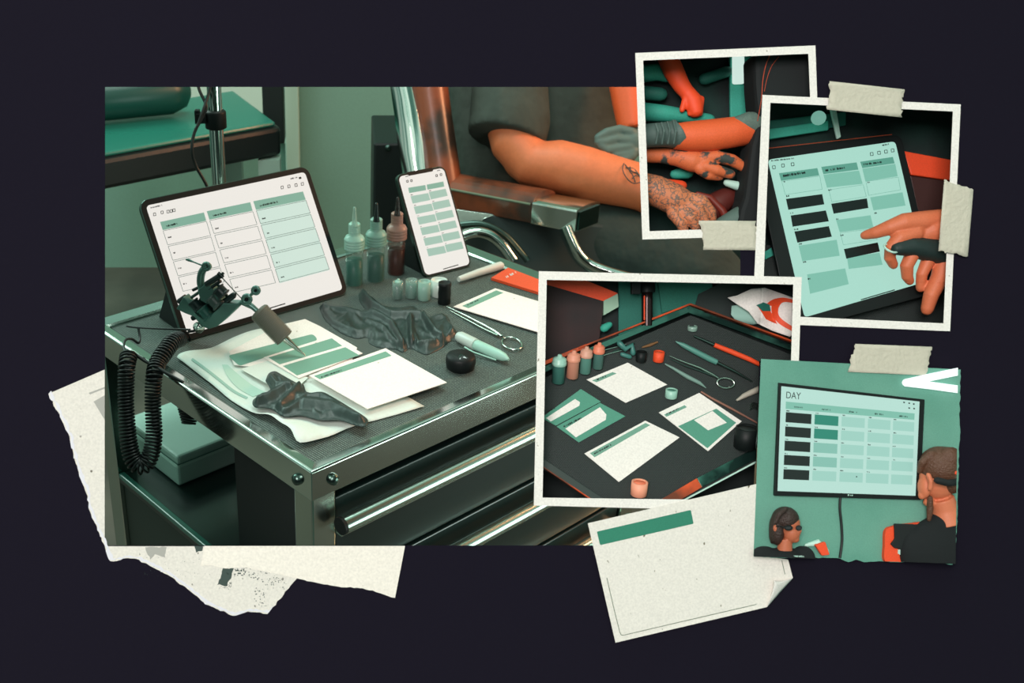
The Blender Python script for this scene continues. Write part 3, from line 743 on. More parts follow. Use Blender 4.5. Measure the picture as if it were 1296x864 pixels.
glove(k5([(25,205),(50,175),(110,195),(240,215),(380,245),(330,170),(315,110),(345,85),(420,125),(480,175),(590,205),(720,190),(770,235),(830,275),(920,258),(975,262),(1010,330),(1060,400),(1070,450),
          (1000,455),(960,490),(880,535),(815,555),(735,520),(690,510),(650,538),(590,515),(480,505),(395,468),(385,425),(300,435),(180,390),(70,300)]),
      [(k5([(50,195),(200,230),(420,275),(560,350),(640,500)]), .008, 2.6), (k5([(340,110),(420,210),(560,290),(800,285),(940,270)]), .008, 2.8),
       (k5([(800,300),(880,420),(950,470)]), .009, 2.4), (k5([(980,290),(1020,400),(980,450)]), .007, 2.6), (k5([(720,400),(760,500),(900,480)]), .006, 2),
       (k5([(380,330),(500,380),(600,500)]), .006, 2.2), (k5([(60,240),(130,330),(300,400)]), .004, 2.4), (k5([(500,190),(620,250),(720,210)]), .005, 2), (k5([(700,320),(710,480)]), .010, 2.4)],
      .017, 'large crumpled black rubber glove in the middle of the tray', seed=1, step=1.7)
glove([(336,482),(340,473),(348,470),(356,474),(374,484),(384,487),(389,497),(407,496),(420,502),(440,514),(461,527),(466,534),(461,540),(448,538),(430,532),(405,532),(380,526),(359,528),(346,519),(335,516),(324,516),(319.5,511),(323,504),(342,496)],
      [([(324,511),(345,502),(366,492)], .006, 3.6), ([(340,480),(350,492),(368,494)], .006, 3.4), ([(352,520),(372,500),(380,490)], .006, 3.4), ([(385,512),(420,516),(455,532)], .005, 4),
       ([(378,505),(405,503),(430,515)], .004, 3), ([(358,524),(375,515),(392,500)], .004, 2.8)],
      .010, 'smaller crumpled black rubber glove on the papers at the front left', base=.010, seed=5, step=1.6, fr=.07)

# ---- the tattoo machine, standing in an upright plane between tablet and needle point
mo = G(252, 433, ZM); me_ = G(387, 451, ZM+.009); mx_ = (V3((me_.x, me_.y, 0))-V3((mo.x, mo.y, 0))).normalized(); mn = V3((mx_.y, -mx_.x, 0))
def M(x, y, o=0): return onplane(215+x/6.644, 320+y/6.644, mo, mn)+mn*o
MS = 1/6.644*depth(mo)/FPX
tm = thing('tattoo_machine', 'tattoo machine with coils and ribbed grip, its needle resting on the small cards', 'tattoo machine', mo)
MET = mat('machine_metal', (92, 128, 120), .35, .6); MDK = mat('machine_dark', (30, 44, 44), .35, .3)
m = MB(); m.prism([M(x, y, -.007) for x, y in [(75,455),(135,352),(165,385),(205,430),(250,505),(300,540),(345,530),(400,475),(470,405),(590,408),(605,432),(560,475),(470,560),(420,600),(350,625),(300,605),(255,560),(225,520),(150,492)]], mn*.014)
m.build('frame', MET, tm, bevel=.0012)
m = MB(); m.prism([M(x, y, -.011) for x, y in [(250,310),(330,250),(400,300),(470,395),(410,470),(345,528),(290,530),(205,430),(235,370)]], mn*.003); m.build('side_plate', mat('plate_dark', (40, 62, 58), .4, .4), tm, bevel=.0006)
arm = MB(); pth = spl([(330,110),(285,135),(262,190),(260,260),(285,330),(330,380)], 5)
arm.tube([M(x, y) for x, y in pth], [MS*q for q in [34]*8+[38]*8+[44]*20][:len(pth)] if False else MS*38, 12, flat=.8); arm.build('upper_arm', MET, tm)
m = MB(); m.prism([M(x, y, -.006) for x, y in [(250,300),(330,235),(380,290),(455,385),(400,400),(330,415),(275,385)]], mn*.012); m.build('yoke', MET, tm, bevel=.001)
for (x0, y0, x1, y1, r, cm) in ((275,455,345,540,54,mat('coil_teal', (42, 92, 84), .4)), (200,395,262,470,50,MDK), (350,360,425,440,58,mat('coil_grey', (60, 78, 74), .4)), (410,290,470,350,60,MDK)):
    m = MB(); a_, b_ = M(x0, y0, .003), M(x1, y1, .003); d_ = (b_-a_); L = d_.length
    m.lathe(a_, d_, [(r*MS*.9, 0), (r*MS, L*.04), (r*MS, L*.14), (r*MS*.88, L*.17)]+[(r*MS*(.88 if k % 2 else .84), L*(.2+.6*k/12)) for k in range(13)]+[(r*MS, L*.86), (r*MS, L*.96), (r*MS*.9, L)], 20); m.build('coil', cm, tm)
m = MB(); m.tube([M(320,255,.004), M(435,182,.004)], MS*24, 8); m.tube([M(345,295,.004), M(440,225,.004)], MS*14, 8); m.build('armature_bar', MDK, tm)
m = MB(); m.tube([M(418,158,.004), M(462,196,.004)], MS*15, 10); m.tube([M(462,160,.004), M(430,196,.004)], MS*12, 10); m.build('contact_screw', MDK, tm)
m = MB(); m.tube([M(452,198,.004), M(545,300,.004), M(622,385,.003)], MS*4.5, 6); m.build('needle_bar', DSTEEL, tm)
m = MB(); m.tube([M(200,308,.002), M(250,285,.002)], MS*13, 8); m.build('rear_screw', MDK, tm)
m = MB(); m.tube([M(180,375), M(260,320)], MS*13, 8); m.build('rear_spring', DSTEEL, tm)
m = MB(); m.tube([M(84,405,.002), M(140,365,.002)], MS*24, 12); m.build('binding_post', MDK, tm)
m = MB(); m.tube([M(490,390,.003), M(545,350,.003)], MS*26, 10); m.tube([M(535,345,.003), M(560,350,.003)], MS*22, 10); m.build('front_post', MDK, tm)
def ringp(name, x, y, R, r, mt, o=0):
    m = MB(); m.tube([M(x+R*math.cos(g), y+R*math.sin(g), o) for g in [2*PI*k/20 for k in range(21)]], MS*r, 10, cap=False)
    q = m.build(name, mt, tm); h = MB(); h.lathe(M(x, y, o-.002), mn, [(MS*R, 0), (MS*R, .002), (MS*R*.5, .0025), (.0002, .0015)], 16); h.build('bore', BLACKP, q)
ringp('top_knob', 320, 104, 27, 15, MET, .004); ringp('vise_ring', 660, 378, 32, 17, MET, .004); ringp('vise_knob', 735, 305, 27, 15, MET, .004)
m = MB(); m.tube([M(150,45,.004), M(175,52,.004), M(215,68,.004), M(282,94,.004)], [MS*9, MS*12, MS*6, MS*7], 8); m.build('lever', MET, tm)
m = MB(); m.tube([M(600,410,.001), M(650,420,.001), M(700,452,.001), M(745,492,.001)], [MS*20, MS*30, MS*22, MS*20], 12); m.tube([M(690,345,.002), M(705,330,.002)], MS*14, 8); m.build('tube_stem', MET, tm)
ga, gb = M(742,478,.001), M(972,718,.001); gd = gb-ga; L = gd.length; pr = [(MS*52, 0), (MS*74, L*.02), (MS*84, L*.06)]
for k in range(22): z = .08+.86*k/22; pr += [(MS*86, L*z), (MS*86, L*(z+.022)), (MS*74, L*(z+.030))]
pr += [(MS*84, L*.95), (MS*78, L*.985), (MS*60, L)]
m = MB(); m.lathe(ga, gd, pr, 28); m.build('ribbed_grip', mat('grip_rubber', (92, 94, 82), .55), tm)
ta_, tb_ = M(965,712,.001), M(1146,866,.001)
m = MB(); m.tube([ta_, ta_.lerp(tb_, .25), ta_.lerp(tb_, .6), ta_.lerp(tb_, .93), tb_], [MS*32, MS*26, MS*15, MS*6, MS*1.5], 14); m.build('needle_tip', STEEL, tm)
kb = MB(); kb.lathe(M(243,625,-.002), mn, [(MS*50, 0), (MS*50, .004), (MS*40, .006), (MS*24, .0062), (MS*22, .0085), (.0002, .0088)], 20); kb.build('cord_knob', CHROME, tm)
m = MB(); m.tube([M(190,550), M(250,520)], MS*22, 10); m.build('lower_post', MDK, tm)

# ---- the coiled power cord
cc = thing('coiled_cord', 'black coiled power cord hanging over the left side of the cart', 'cord', D(180, 590, 1.29))
path = spl([(228,429,1.345),(218,433,1.325),(208,446,1.31),(199,460,1.30),(195,476,1.29),(193.5,500,1.29),(194,523,1.29),(195,547,1.29),(192.5,569,1.29),(185,586,1.29),(176,589,1.29),(168,580,1.29),(163.5,562,1.29),(161,538,1.29),(159.6,512,1.29),(159.6,488,1.29),(160.5,464,1.29),(163,449,1.30)], 24)
pts = [D(*p) for p in path]; acc = [0]
for i in range(1, len(pts)): acc.append(acc[-1]+(pts[i]-pts[i-1]).length)
TOT = acc[-1]; turns = 82; hel = []; j = 0; nn = turns*14; nrm = CAMZ.copy()
tcum = 0
for k in range(nn+1):
    s = TOT*k/nn
    while j < len(acc)-2 and acc[j+1] < s: j += 1
    f = (s-acc[j])/(acc[j+1]-acc[j]); p = pts[j].lerp(pts[j+1], f); t = (pts[j+1]-pts[j]).normalized()
    u = (CAMZ-t*CAMZ.dot(t)).normalized(); v = t.cross(u); g = 2*PI*turns*k/nn; R_ = .0092+.0006*math.sin(s*40)
    hel.append(p+(u*math.cos(g)+v*math.sin(g))*R_)
m = MB(); m.tube(hel, .00155, 6); m.build('coil', RUBBER, cc)
m = MB(); m.tube([D(*p) for p in spl([(163,449,1.30),(158,444,1.31),(156.5,438,1.32),(159,430,1.335),(167,429,1.345),(175,434,1.35),(177,427,1.36),(175,415,1.365)], 6)], .0016, 8)
m.tube([D(*p) for p in spl([(160,412.5,1.37),(175,414.5,1.365),(205,416,1.355),(226,416.5,1.35),(241,417,1.345)], 6)], .0013, 8); m.build('lead_wire', RUBBER, cc)
m = MB(); m.tube([M(x, y, .002) for x, y in spl([(130,650),(170,690),(175,760),(150,850),(90,880)], 5)], .0011, 8); m.tube([M(165,655,.003), M(215,648,.003)], MS*12, 8); m.build('plug', BLACKP, cc)
m = MB(); m.tube([D(*p) for p in spl([(160,443,1.30),(172,449,1.30),(184,457,1.295),(196,463,1.29),(214,474,1.28),(232,484,1.275)], 6)], .0022, 8); m.build('cable_tie', RUBBER, cc)
m = MB(); hel = []
for k in range(14*15):
    q = k/(14*15); c_ = D(226+14*q, 486+50*q, 1.46); g = 2*PI*15*q; hel.append(c_+(RTV*math.cos(g)+CAMZ*math.sin(g))*.0095)
m.tube(hel, .0016, 6); m.build('coil', RUBBER, cc)

# ---- lamp stand pole with clamp and cable
pole = thing('stand_pole', 'chrome stand pole with black clamp, rising behind the tablet', 'pole', V3((D(275,160,1.75).x, D(275,160,1.75).y, 0)))
pb = D(274, 170, 1.75); m = MB(); m.tube([V3((pb.x, pb.y, 0)), V3((pb.x, pb.y, 2.0))], .0118, 24); m.build('pole', CHROME, pole)
m = MB(); q = D(275, 148, 1.75); q = V3((pb.x, pb.y, q.z)); m.lathe(q-ZD*.016, ZD, [(.013, 0), (.0175, .002), (.0175, .026), (.0165, .029), (.013, .031)], 24)
m.box(q-RTV*.022+ZD*.004-V3((0, .008, 0)), RTV*.008, V3((0, .008, 0)), ZD*.008); m.box(q-RTV*.028+ZD*.006-V3((0, .008, 0)), RTV*.004, V3((0, .006, 0)), ZD*.011)
m.build('clamp', BLACKP, pole, bevel=.001)
m = MB(); m.tube([D(*p) for p in spl([(247,88,1.7),(252,113,1.7),(261,134,1.7),(256,148,1.7),(246,168,1.7),(243,190,1.7),(248,210,1.71),(262,236,1.72),(268,262,1.73)], 6)], .0026, 8)
m.tube([D(*p) for p in spl([(270,95,1.7),(264,118,1.7),(258,137,1.695),(250,160,1.695)], 6)], .0024, 8)
tag(m.build('cable', RUBBER), 'thin black cable looping beside the chrome pole', 'cable')

# ---- background room
m = MB(); m.hexa([V3((-3.2, 3.65, 0)), V3((3.4, 3.65, 0)), V3((3.4, 3.8, 0)), V3((-3.2, 3.8, 0)), V3((-3.2, 3.65, 3.2)), V3((3.4, 3.65, 3.2)), V3((3.4, 3.8, 3.2)), V3((-3.2, 3.8, 3.2))])
tag(m.build('wall_back', WALL), kind='structure')
m = MB(); m.hexa([V3((-3.2, .2, -.05)), V3((3.4, .2, -.05)), V3((3.4, 3.65, -.05)), V3((-3.2, 3.65, -.05)), V3((-3.2, .2, 0)), V3((3.4, .2, 0)), V3((3.4, 3.65, 0)), V3((-3.2, 3.65, 0))])
tag(m.build('floor', FLOORM), kind='structure')
def atY(px, py, y): r = ray(px, py); return V3((0, 0, ZC))+r*(y/r.y)
def wallbox(name, x0, y0, x1, y1, yd, th, mt, kind=None, label=None, cat=None, bev=.004):
    a_, b_, c_, d_ = atY(x0, y1, yd), atY(x1, y1, yd), atY(x1, y0, yd), atY(x0, y0, yd); o = V3((0, th, 0)); m = MB()
    lx, rx = (a_.x+d_.x)/2, (b_.x+c_.x)/2; zb, zt_ = (a_.z+b_.z)/2, (c_.z+d_.z)/2
    m.hexa([V3((lx, yd, zb)), V3((rx, yd, zb)), V3((rx, yd+th, zb)), V3((lx, yd+th, zb)), V3((lx, yd, zt_)), V3((rx, yd, zt_)), V3((rx, yd+th, zt_)), V3((lx, yd+th, zt_))])
    o = m.build(name, mt, bevel=bev); tag(o, label, cat, kind=kind); return o
wallbox('window_1', 200, 20, 362, 182, 3.63, .019, PALEW, kind='structure')
wallbox('trim_1', 361, 20, 379, 330, 3.60, .04, mat('pale_trim', (176, 204, 188), .7), kind='structure')
tb = thing('treatment_table', 'teal padded treatment table with thick black edge, behind the tablet', 'table', V3((-.75, 2.6, 0)))
zt_ = .75; A1, B1, C1, D1 = G(60, 214, zt_), G(356, 160, zt_), G(300, 118, zt_), G(40, 150, zt_)
D1 = A1+(C1-B1)
m = MB(); m.prism([A1, B1, C1, D1], ZD*-.075); m.build('black_edge', mat('black_leatherette', (18, 24, 23), .4, bump=.2, bscale=60), tb, bevel=.012)
ctr = (A1+B1+C1+D1)/4; m = MB(); m.prism([ctr+(p-ctr)*.955 for p in (A1, B1, C1, D1)], ZD*.012); m.build('teal_pad', TEALPAD, tb, bevel=.008)
for p in (A1, B1, C1, D1):
    q = ctr+(p-ctr)*.9; m = MB(); m.box(V3((q.x, q.y, .335)), V3((.028, 0, 0)), V3((0, .028, 0)), V3((0, 0, .335))); m.build('leg', mat('pale_leg', (150, 172, 158), .5), tb)
m = MB(); m.tube([G(60,131,.822), G(215,117,.822)], .055, 20, round_=True); tag(m.build('bolster', mat('dark_vinyl', (16, 66, 58), .35)), 'dark teal bolster cushion lying on the treatment table', 'cushion')
wallbox('door_frame_post', 331, 20, 358, 182, 3.2, .08, mat('post_black', (14, 28, 26), .5), label='dark upright post standing behind the end of the treatment table', cat='post')
sp = thing('cabinet', 'black floor cabinet standing behind the ink bottles', 'cabinet', V3((.25, 2.75, 0)))
a_ = atY(473, 181, 2.75); b_ = atY(560, 172, 2.75)
m = MB(); m.box(V3(((a_.x+b_.x)/2, 2.9, a_.z/2)), V3(((b_.x-a_.x)/2, 0, 0)), V3((0, .15, 0)), V3((0, 0, a_.z/2))); m.build('body', mat('cabinet_black', (12, 24, 23), .5), sp, bevel=.006)
q = atY(491, 187, 2.748); m = MB(); m.lathe(q, V3((0, -1, 0)), [(.008, 0), (.008, .004), (.001, .005)], 12); m.build('lock', DSTEEL, sp)

# ---- barber chair
bc = thing('barber_chair', 'barber chair with brown leather armrest, chrome cap and curved chrome support', 'chair', V3((.55, 2.3, 0)))
ZA = .72; A1, B1, C1 = G(545, 232.5, ZA), G(730, 267, ZA), G(760, 255.5, ZA); ex = (B1-A1); wy = (C1-B1); exn = ex.normalized()
def armseg(t0, t1, dz0, hgt, bulge, mt, name, bev):
    m = MB(); R = []
    for k in range(7):
        t = t0+(t1-t0)*k/6; o = A1+ex*t; row = []
        for s in range(9): row.append(o+wy*(s/8)+ZD*(dz0+bulge*math.sin(PI*s/8)**.6))
        row += [o+wy-ZD*hgt, o-ZD*hgt]; R.append(row)
    m.rings(R, smooth=False); return m.build(name, mt, bc, bevel=bev)
armseg(0, .71, -.002, .046, .020, LEATHER, 'armrest_pad', .002)
armseg(.712, 1.0, .0, .048, .006, CHROME, 'armrest_cap', .003)
o = A1+ex*1.0; m = MB(); m.prism([o+wy*.08-ZD*.004+exn*.0005, o+wy*.92-ZD*.004+exn*.0005, o+wy*.92-ZD*.044+exn*.0005, o+wy*.08-ZD*.044+exn*.0005], exn*.003); m.build('end_plate', mat('mirror_dark', (40, 66, 60), .12, .9), bc)
m = MB(); m.tube([A1+ex*t-wy*.01-ZD*.004 for t in (0, .35, .70)], .003, 8); m.build('piping', mat('piping', (110, 120, 100), .3), bc)
m = MB(); m.tube([D(*p) for p in spl([(715,288,2.27),(722,305,2.27),(731,322,2.27),(745,335,2.27),(768,345,2.26),(800,354,2.25)], 5)], .027, 18, flat=.5, up=RTV); m.build('curved_support', CHROME, bc)
m = MB(); m.tube([D(*p) for p in spl([(578,303,2.28),(590,297,2.28),(606,294,2.28),(622,299,2.28),(636,311,2.28),(650,330,2.28)], 5)], .012, 14); m.build('frame_hoop', CHROME, bc)
m = MB(); m.tube([D(*p) for p in spl([(560,290,2.3),(585,284,2.3),(612,284,2.3),(640,298,2.3),(668,330,2.3)], 5)], .007, 12); m.build('frame_hoop', DSTEEL, bc)
m = MB(); m.prism([D(x, y, 2.31) for x, y in spl([(560,262),(600,268),(625,272),(612,277),(604,290),(585,292),(560,290)], 4)], CAMZ*.02); m.build('side_bracket', STEEL, bc, bevel=.003)
m = MB(); m.prism([D(x, y, 2.36) for x, y in [(560,262),(790,285),(830,330),(860,380),(560,360)]], CAMZ*.3); m.build('seat', mat('seat_black', (12, 30, 27), .5, bump=.2, bscale=20), bc, bevel=.01)
def backslab(x, w, mt, name, d0, th, bev=.008):
    m = MB(); m.rings([[D(px-w0, py, d0), D(px+w0, py, d0), D(px+w0, py, d0+th), D(px-w0, py, d0+th)] for px, py, w0 in x], smooth=False); return m.build(name, mt, bc, bevel=bev)
m = MB(); m.rings([[D(a_, y, 2.44), D(b_, y, 2.41), D(b_+2, y, 2.47), D(a_+2, y, 2.5)] for a_, b_, y in ((489,516,80),(494,521,110),(499,529,145),(503,535,180),(509,538,215),(513,540,255))], smooth=True); m.build('back_side_plate', CHROME, bc)
m = MB(); m.tube([D(x, y, 2.44) for x, y in ((538,70),(543,110),(549,150),(555,190),(562,240),(566,275))], [.045,.043,.042,.042,.043,.043], 20); m.build('backrest', LEATHER, bc)
# chair base so that it stands
m = MB(); m.lathe(V3((.62, 2.55, 0)), ZD, [(.28, 0), (.28, .02), (.1, .04), (.06, .06), (.06, .42), (.15, .44)], 32); m.build('base', CHROME, bc)

# ---- seated client
cl = thing('person', 'seated person in grey-green T-shirt and dark jeans resting tattooed arm across lap', 'person', V3((.65, 2.6, 0)))
m = MB()
m.tube([D(*p[:3]) for p in [(640,60,2.5),(645,120,2.46),(648,150,2.44),(652,182,2.42),(672,206,2.41),(704,210,2.40),(738,218,2.39),(770,227,2.385),(800,234,2.38),(824,242,2.38)]],
       [x*2.42/FPX for x in (40,38,35,31,30,33,32.5,31,29,27)], 20)
m.ball(D(666,200,2.42), 30*2.42/FPX, 12); m.ball(D(652,203,2.415), 14*2.42/FPX, 10)
m.tube([D(820,250,2.38), D(840,258,2.38), D(862,268,2.37)], [.038,.042,.036], 14, round_=True)
for k, (dx, dy) in enumerate(((28,-6),(34,2),(34,11),(29,19))):
    m.tube([D(858,262+4*k,2.37), D(858+dx*.6,262+4*k+dy*.4,2.365), D(858+dx*.95,262+5*k+dy*.9,2.37)], [.012,.0105,.009], 10, round_=True)
m.tube([D(845,268,2.36), D(858,282,2.35), D(868,292,2.35)], [.014,.012,.01], 10, round_=True)
m.tube([D(690,20,2.62), D(690,-20,2.62), D(692,-60,2.6)], [.06,.058,.06], 14); m.ball(D(694,-110,2.58), .105, 14, (.85, 1, 1.2))
m.build('body', SKIN, cl, remesh=.006, smooth_it=3)
m = MB()
m.rings([[D(cx, cy, 2.62)+RTV*rx*math.cos(g)+V3((0, .13, 0))*math.sin(g) for g in [2*PI*k/28 for k in range(28)]] for cx, cy, rx in
         ((700,290,.185),(692,255,.20),(684,210,.205),(678,160,.205),(676,110,.21),(678,60,.22),(684,10,.21),(690,-10,.12))])
m.tube([D(640,-5,2.56), D(643,50,2.50), D(645,110,2.46), D(645,155,2.44), D(640,176,2.435)], [.078,.082,.087,.092,.090], 22)
sh_ = m.build('t_shirt', SHIRT, cl, remesh=.008, smooth_it=3)
m = MB()
m.tube([D(*p) for p in [(620,285,2.56),(690,296,2.52),(770,318,2.46),(840,338,2.42),(885,352,2.40),(915,380,2.40),(930,450,2.42),(930,560,2.5)]], [.10,.115,.115,.108,.098,.088,.07,.06], 22)
m.tube([D(*p) for p in [(700,268,2.75),(780,272,2.72),(860,285,2.68),(930,298,2.66),(960,330,2.66),(965,420,2.7)]], [.10,.105,.10,.095,.088,.07], 22)
m.build('jeans', JEANS, cl, remesh=.01, smooth_it=3)
# tattoo lines on the wrist, drawn on the skin
ARMAX = [(770,227,2.385,32),(800,234,2.38,29),(824,242,2.38,27)]
def onarm(x, y, t=0):
    best = min(ARMAX, key=lambda q: abs(q[0]-x)); i = ARMAX.index(best); a_ = ARMAX[max(0, i-1)]; b_ = ARMAX[min(2, i+1)]
    f = (x-a_[0])/(b_[0]-a_[0]) if b_[0] != a_[0] else 0; cy = a_[1]+(b_[1]-a_[1])*f; r = a_[3]+(b_[3]-a_[3])*f
    dy = max(-.95, min(.95, (y-cy)/r)); return D(x, y, 2.383-math.sqrt(1-dy*dy)*r*2.38/FPX*1.0-.014)
m = MB()
for P in ([(790,206),(788,214),(793,225),(802,232),(812,230)], [(790,206),(800,206),(812,212)], [(791,208),(800,220),(804,231)], [(792,212),(803,214),(811,226)], [(797,207),(799,216),(808,219)], [(800,226),(806,221),(812,222)]):
    m.tube([onarm(*p) for p in spl(P, 5)], .0011, 6)
m.build('wrist_tattoo', mat('tattoo_ink', (40, 60, 62), .6), cl)

# ---- the artist's gloved hand and forearm
ar = thing('person', 'artist reaching in: bare forearm and dark rubber-gloved hand above the tattooed arm', 'person', V3((1.0, 2.75, 0)))
m = MB(); m.tube([D(*p) for p in [(790,40,2.43),(794,90,2.42),(798,130,2.41),(802,165,2.40)]], [.052,.046,.040,.034], 16); m.build('forearm', SKINR, ar, remesh=.005, smooth_it=2)
m = MB(); s = 2.4/FPX
m.tube([D(812,158,2.42), D(808,172,2.41), D(800,186,2.40)], [.036,.034,.026], 16, round_=True); m.ball(D(800,180,2.40), .034, 10)
for P in ([(800,168),(784,164),(768,168),(757,174)], [(796,178),(780,176),(766,180),(757,180)], [(798,186),(782,188),(768,190),(760,184)], [(802,192),(790,196),(778,196)]):
    m.tube([D(x, y, 2.38) for x, y in P], [.0125]+[.0115]*(len(P)-2)+[.0095], 12, round_=True)
m.tube([D(800,196,2.38), D(790,202,2.38), D(778,204,2.38)], [.013,.012,.01], 12, round_=True)
m.build('glove', GREYGLOVE, ar, remesh=.0028, smooth_it=2)
# ================================================================== contents of the smaller pictures
def pk(x, y, k): return PP(x, y, k)
def ptube(mb, P, n=24, **kw):        # (px, py, k, radius px)
    return mb.tube([PP(x, y, k) for x, y, k, r in P], [r*(DB+k)/FPX for x, y, k, r in P], n, **kw)
def pball(mb, x, y, k, r, sc=(1, 1, 1), n=10):
    return mb.ball(PP(x, y, k), r*(DB+k)/FPX, n, sc)
def pprism(P, k, th):
    m = MB(); m.prism([PP(x, y, k) for x, y in P], CAMZ*th); return m
SK1 = mat('print_skin', (236, 100, 52), .6, grain=.12, gscale=900)
SK2 = mat('print_skin_tattooed', (222, 112, 66), .6, col2=(60, 70, 66), cscale=75, crange=(.54, .60), grain=.12, gscale=900)
TEALP = mat('print_teal', (56, 168, 146), .7, grain=.15, gscale=900)
TEALD = mat('print_teal_dark', (30, 108, 94), .7, grain=.15, gscale=900)
PALEP = mat('print_pale', (190, 226, 212), .6, grain=.08, gscale=900)
BLKP = mat('print_black', (14, 22, 23), .8, grain=.2, gscale=900)
ORP = mat('print_orange', (240, 78, 36), .6, grain=.1, gscale=900)
GRYP = mat('print_grey_green', (88, 112, 104), .7, grain=.12, gscale=900)

main_set = set(COL.objects); before = set(COL.objects)
# ---- picture one: gloved hand working over tattooed hands
a1 = lambda x, y: (795+x/3.2, 50+y/3.2)
def c1(P, rs=1/3.2): return [(795+p[0]/3.2, 50+p[1]/3.2, p[2], p[3]/3.2) for p in P]
def soft_tube(P, mt, label, cat='cushion', name='cushion', k=.062, th=.008):
    m = MB(); ptube(m, P, 14, round_=True); return tag(m.build(name, mt), label, cat)
soft_tube(c1([(40,140,.062,38),(120,132,.062,34),(160,150,.062,24)]), TEALP, 'uppermost teal background blur shape at the left, behind the gloved forearm picture')['label'] = 'pale teal background blur shape highest at the left of the gloved hand photo'  # these teal shapes are added to stand in for out-of-focus background blobs
soft_tube(c1([(40,215,.064,30),(130,222,.064,28)]), TEALD, 'dark teal background blur shape in the middle of the stack at left of the gloved hand photo')
soft_tube(c1([(40,292,.060,40),(150,300,.060,34),(330,322,.060,20)]), TEALP, 'low teal background blur shape just above the gloved wrist in the gloved hand photo')
soft_tube(c1([(310,160,.066,24),(400,130,.066,22)]), TEALD, 'slanting dark teal background blur shape right of the hanging orange hand')
m = pprism([a1(412,60), a1(512,60), a1(520,330), a1(415,330)], .066, .004); tag(m.build('panel', TEALP, bevel=.001), 'teal panel behind the artist in the gloved hand photo', 'panel')
m = pprism([a1(424,62), a1(474,62), a1(474,178), a1(424,180)], .060, .004); tag(m.build('lamp', mat('print_lamp', (215, 240, 230), .5, emit=.9), bevel=.003), 'white glowing lamp panel at the top of the gloved hand photo', 'lamp')
h = thing('person', 'blurred orange bare arm hanging down, behind the gloved hand photo work', 'person', pk(*a1(240,300), .05)); h['label'] = 'orange bare arm and hand hanging down at the top of the gloved hand photo'
m = MB(); ptube(m, c1([(150,50,.052,40),(185,130,.052,40),(215,185,.052,34),(238,215,.052,30)]))
ptube(m, c1([(238,212,.052,30),(262,250,.052,38),(272,285,.05,32)]), round_=True)
for x0, x1, y1 in ((225,218,285),(248,250,312),(270,272,318),(290,292,308)): ptube(m, c1([(x0+6,240,.05,13),(x1,285 if x1 < 240 else 300,.05,11)]), round_=True)
m.build('arm', mat('print_red_skin', (250, 82, 38), .6), h, remesh=.0009, smooth_it=2)
h = thing('person', 'artist in black top, forearm bare, hand in dark rubber glove', 'person', pk(*a1(560,600), .04))
m = MB(); ptube(m, c1([(185,392,.032,52),(250,392,.032,60),(330,388,.032,64),(420,376,.032,62),(520,362,.034,58)])); m.build('forearm', SK1, h, remesh=.0011, smooth_it=2)
m = MB(); ptube(m, c1([(30,396,.031,48),(90,388,.031,48),(150,384,.031,50),(195,384,.031,57),(206,378,.031,60)]), flat=1)
for k in range(4): ptube(m, c1([(110+24*k,338-4*k,.012+.002*k,5),(122+24*k,370,.011,6),(112+24*k,425,.016,5)]))
g = m.build('glove', GREYGLOVE, h, remesh=.0009, smooth_it=1)
m = MB(); ptube(m, c1([(430,340,.028,26),(480,335,.027,42),(530,345,.028,50)]), round_=True); m.build('rolled_sleeve', mat('print_sleeve', (96, 118, 108), .8, grain=.2, gscale=500), h, remesh=.0012)
m = MB(); sl = [a1(512,50), a1(760,40), a1(760,300), a1(700,420), a1(620,900), a1(420,900), a1(455,690), a1(472,640), a1(500,430), a1(528,330), a1(515,180)]
m.prism([PP(min(x, 1040), y, .018) for x, y in sl], CAMZ*.03); m.build('black_top', BLKP, h, bevel=.004)
m = MB(); ptube(m, [(*a1(x, y), .0175, .5) for x, y in spl([(575,60),(556,110),(545,170),(540,240),(524,330)], 6)], 6); ptube(m, [(*a1(x, y), .0175, .35) for x, y in spl([(610,70),(580,110),(562,160),(552,210)], 6)], 6); m.build('seam', mat('print_seam', (200, 80, 50), .6), h)
h = thing('person', 'client whose two tattooed hands rest below the gloved forearm', 'person', pk(*a1(160,700), .04))
m = MB(); ptube(m, c1([(70,470,.045,28),(130,470,.045,30),(200,475,.042,38),(260,490,.04,46),(320,505,.04,40)]), round_=True)
ptube(m, c1([(300,480,.036,30),(360,474,.034,26),(420,488,.034,24),(468,516,.036,20)]), round_=True)
ptube(m, c1([(310,512,.034,26),(360,528,.032,22),(415,545,.034,19)]), round_=True); ptube(m, c1([(290,520,.036,26),(330,548,.036,22),(370,556,.038,16)]), round_=True)
m.build('hand', SK2, h, remesh=.0009, smooth_it=2)
m = MB(); ptube(m, c1([(40,590,.030,56),(110,612,.028,62),(190,648,.026,62),(245,675,.026,50)]), round_=True)
for P in ([(240,640,.022,26),(300,655,.018,26),(335,700,.020,22),(340,725,.022,18)], [(235,665,.020,26),(285,690,.016,24),(310,735,.018,20)], [(215,690,.020,26),(255,725,.016,22),(275,765,.018,18)], [(180,700,.020,26),(215,745,.018,22),(230,785,.02,18)]): ptube(m, c1(P), round_=True)
m.build('hand', mat('print_skin_inked', (206, 122, 82), .6, col2=(64, 82, 80), cscale=260, crange=(.44, .50), band=True, grain=.12, gscale=900), h, remesh=.0008, smooth_it=1)
soft_tube(c1([(150,590,.048,26),(215,592,.048,22)]), ORP, 'small orange cushion between the two tattooed hands')
soft_tube(c1([(280,625,.040,10),(330,640,.040,14),(380,690,.040,16),(410,750,.04,16)]), mat('print_dark_red', (120, 44, 34), .35, coat=.4), 'dark red curved chair arm below the tattooed fingers', 'chair', 'armchair')
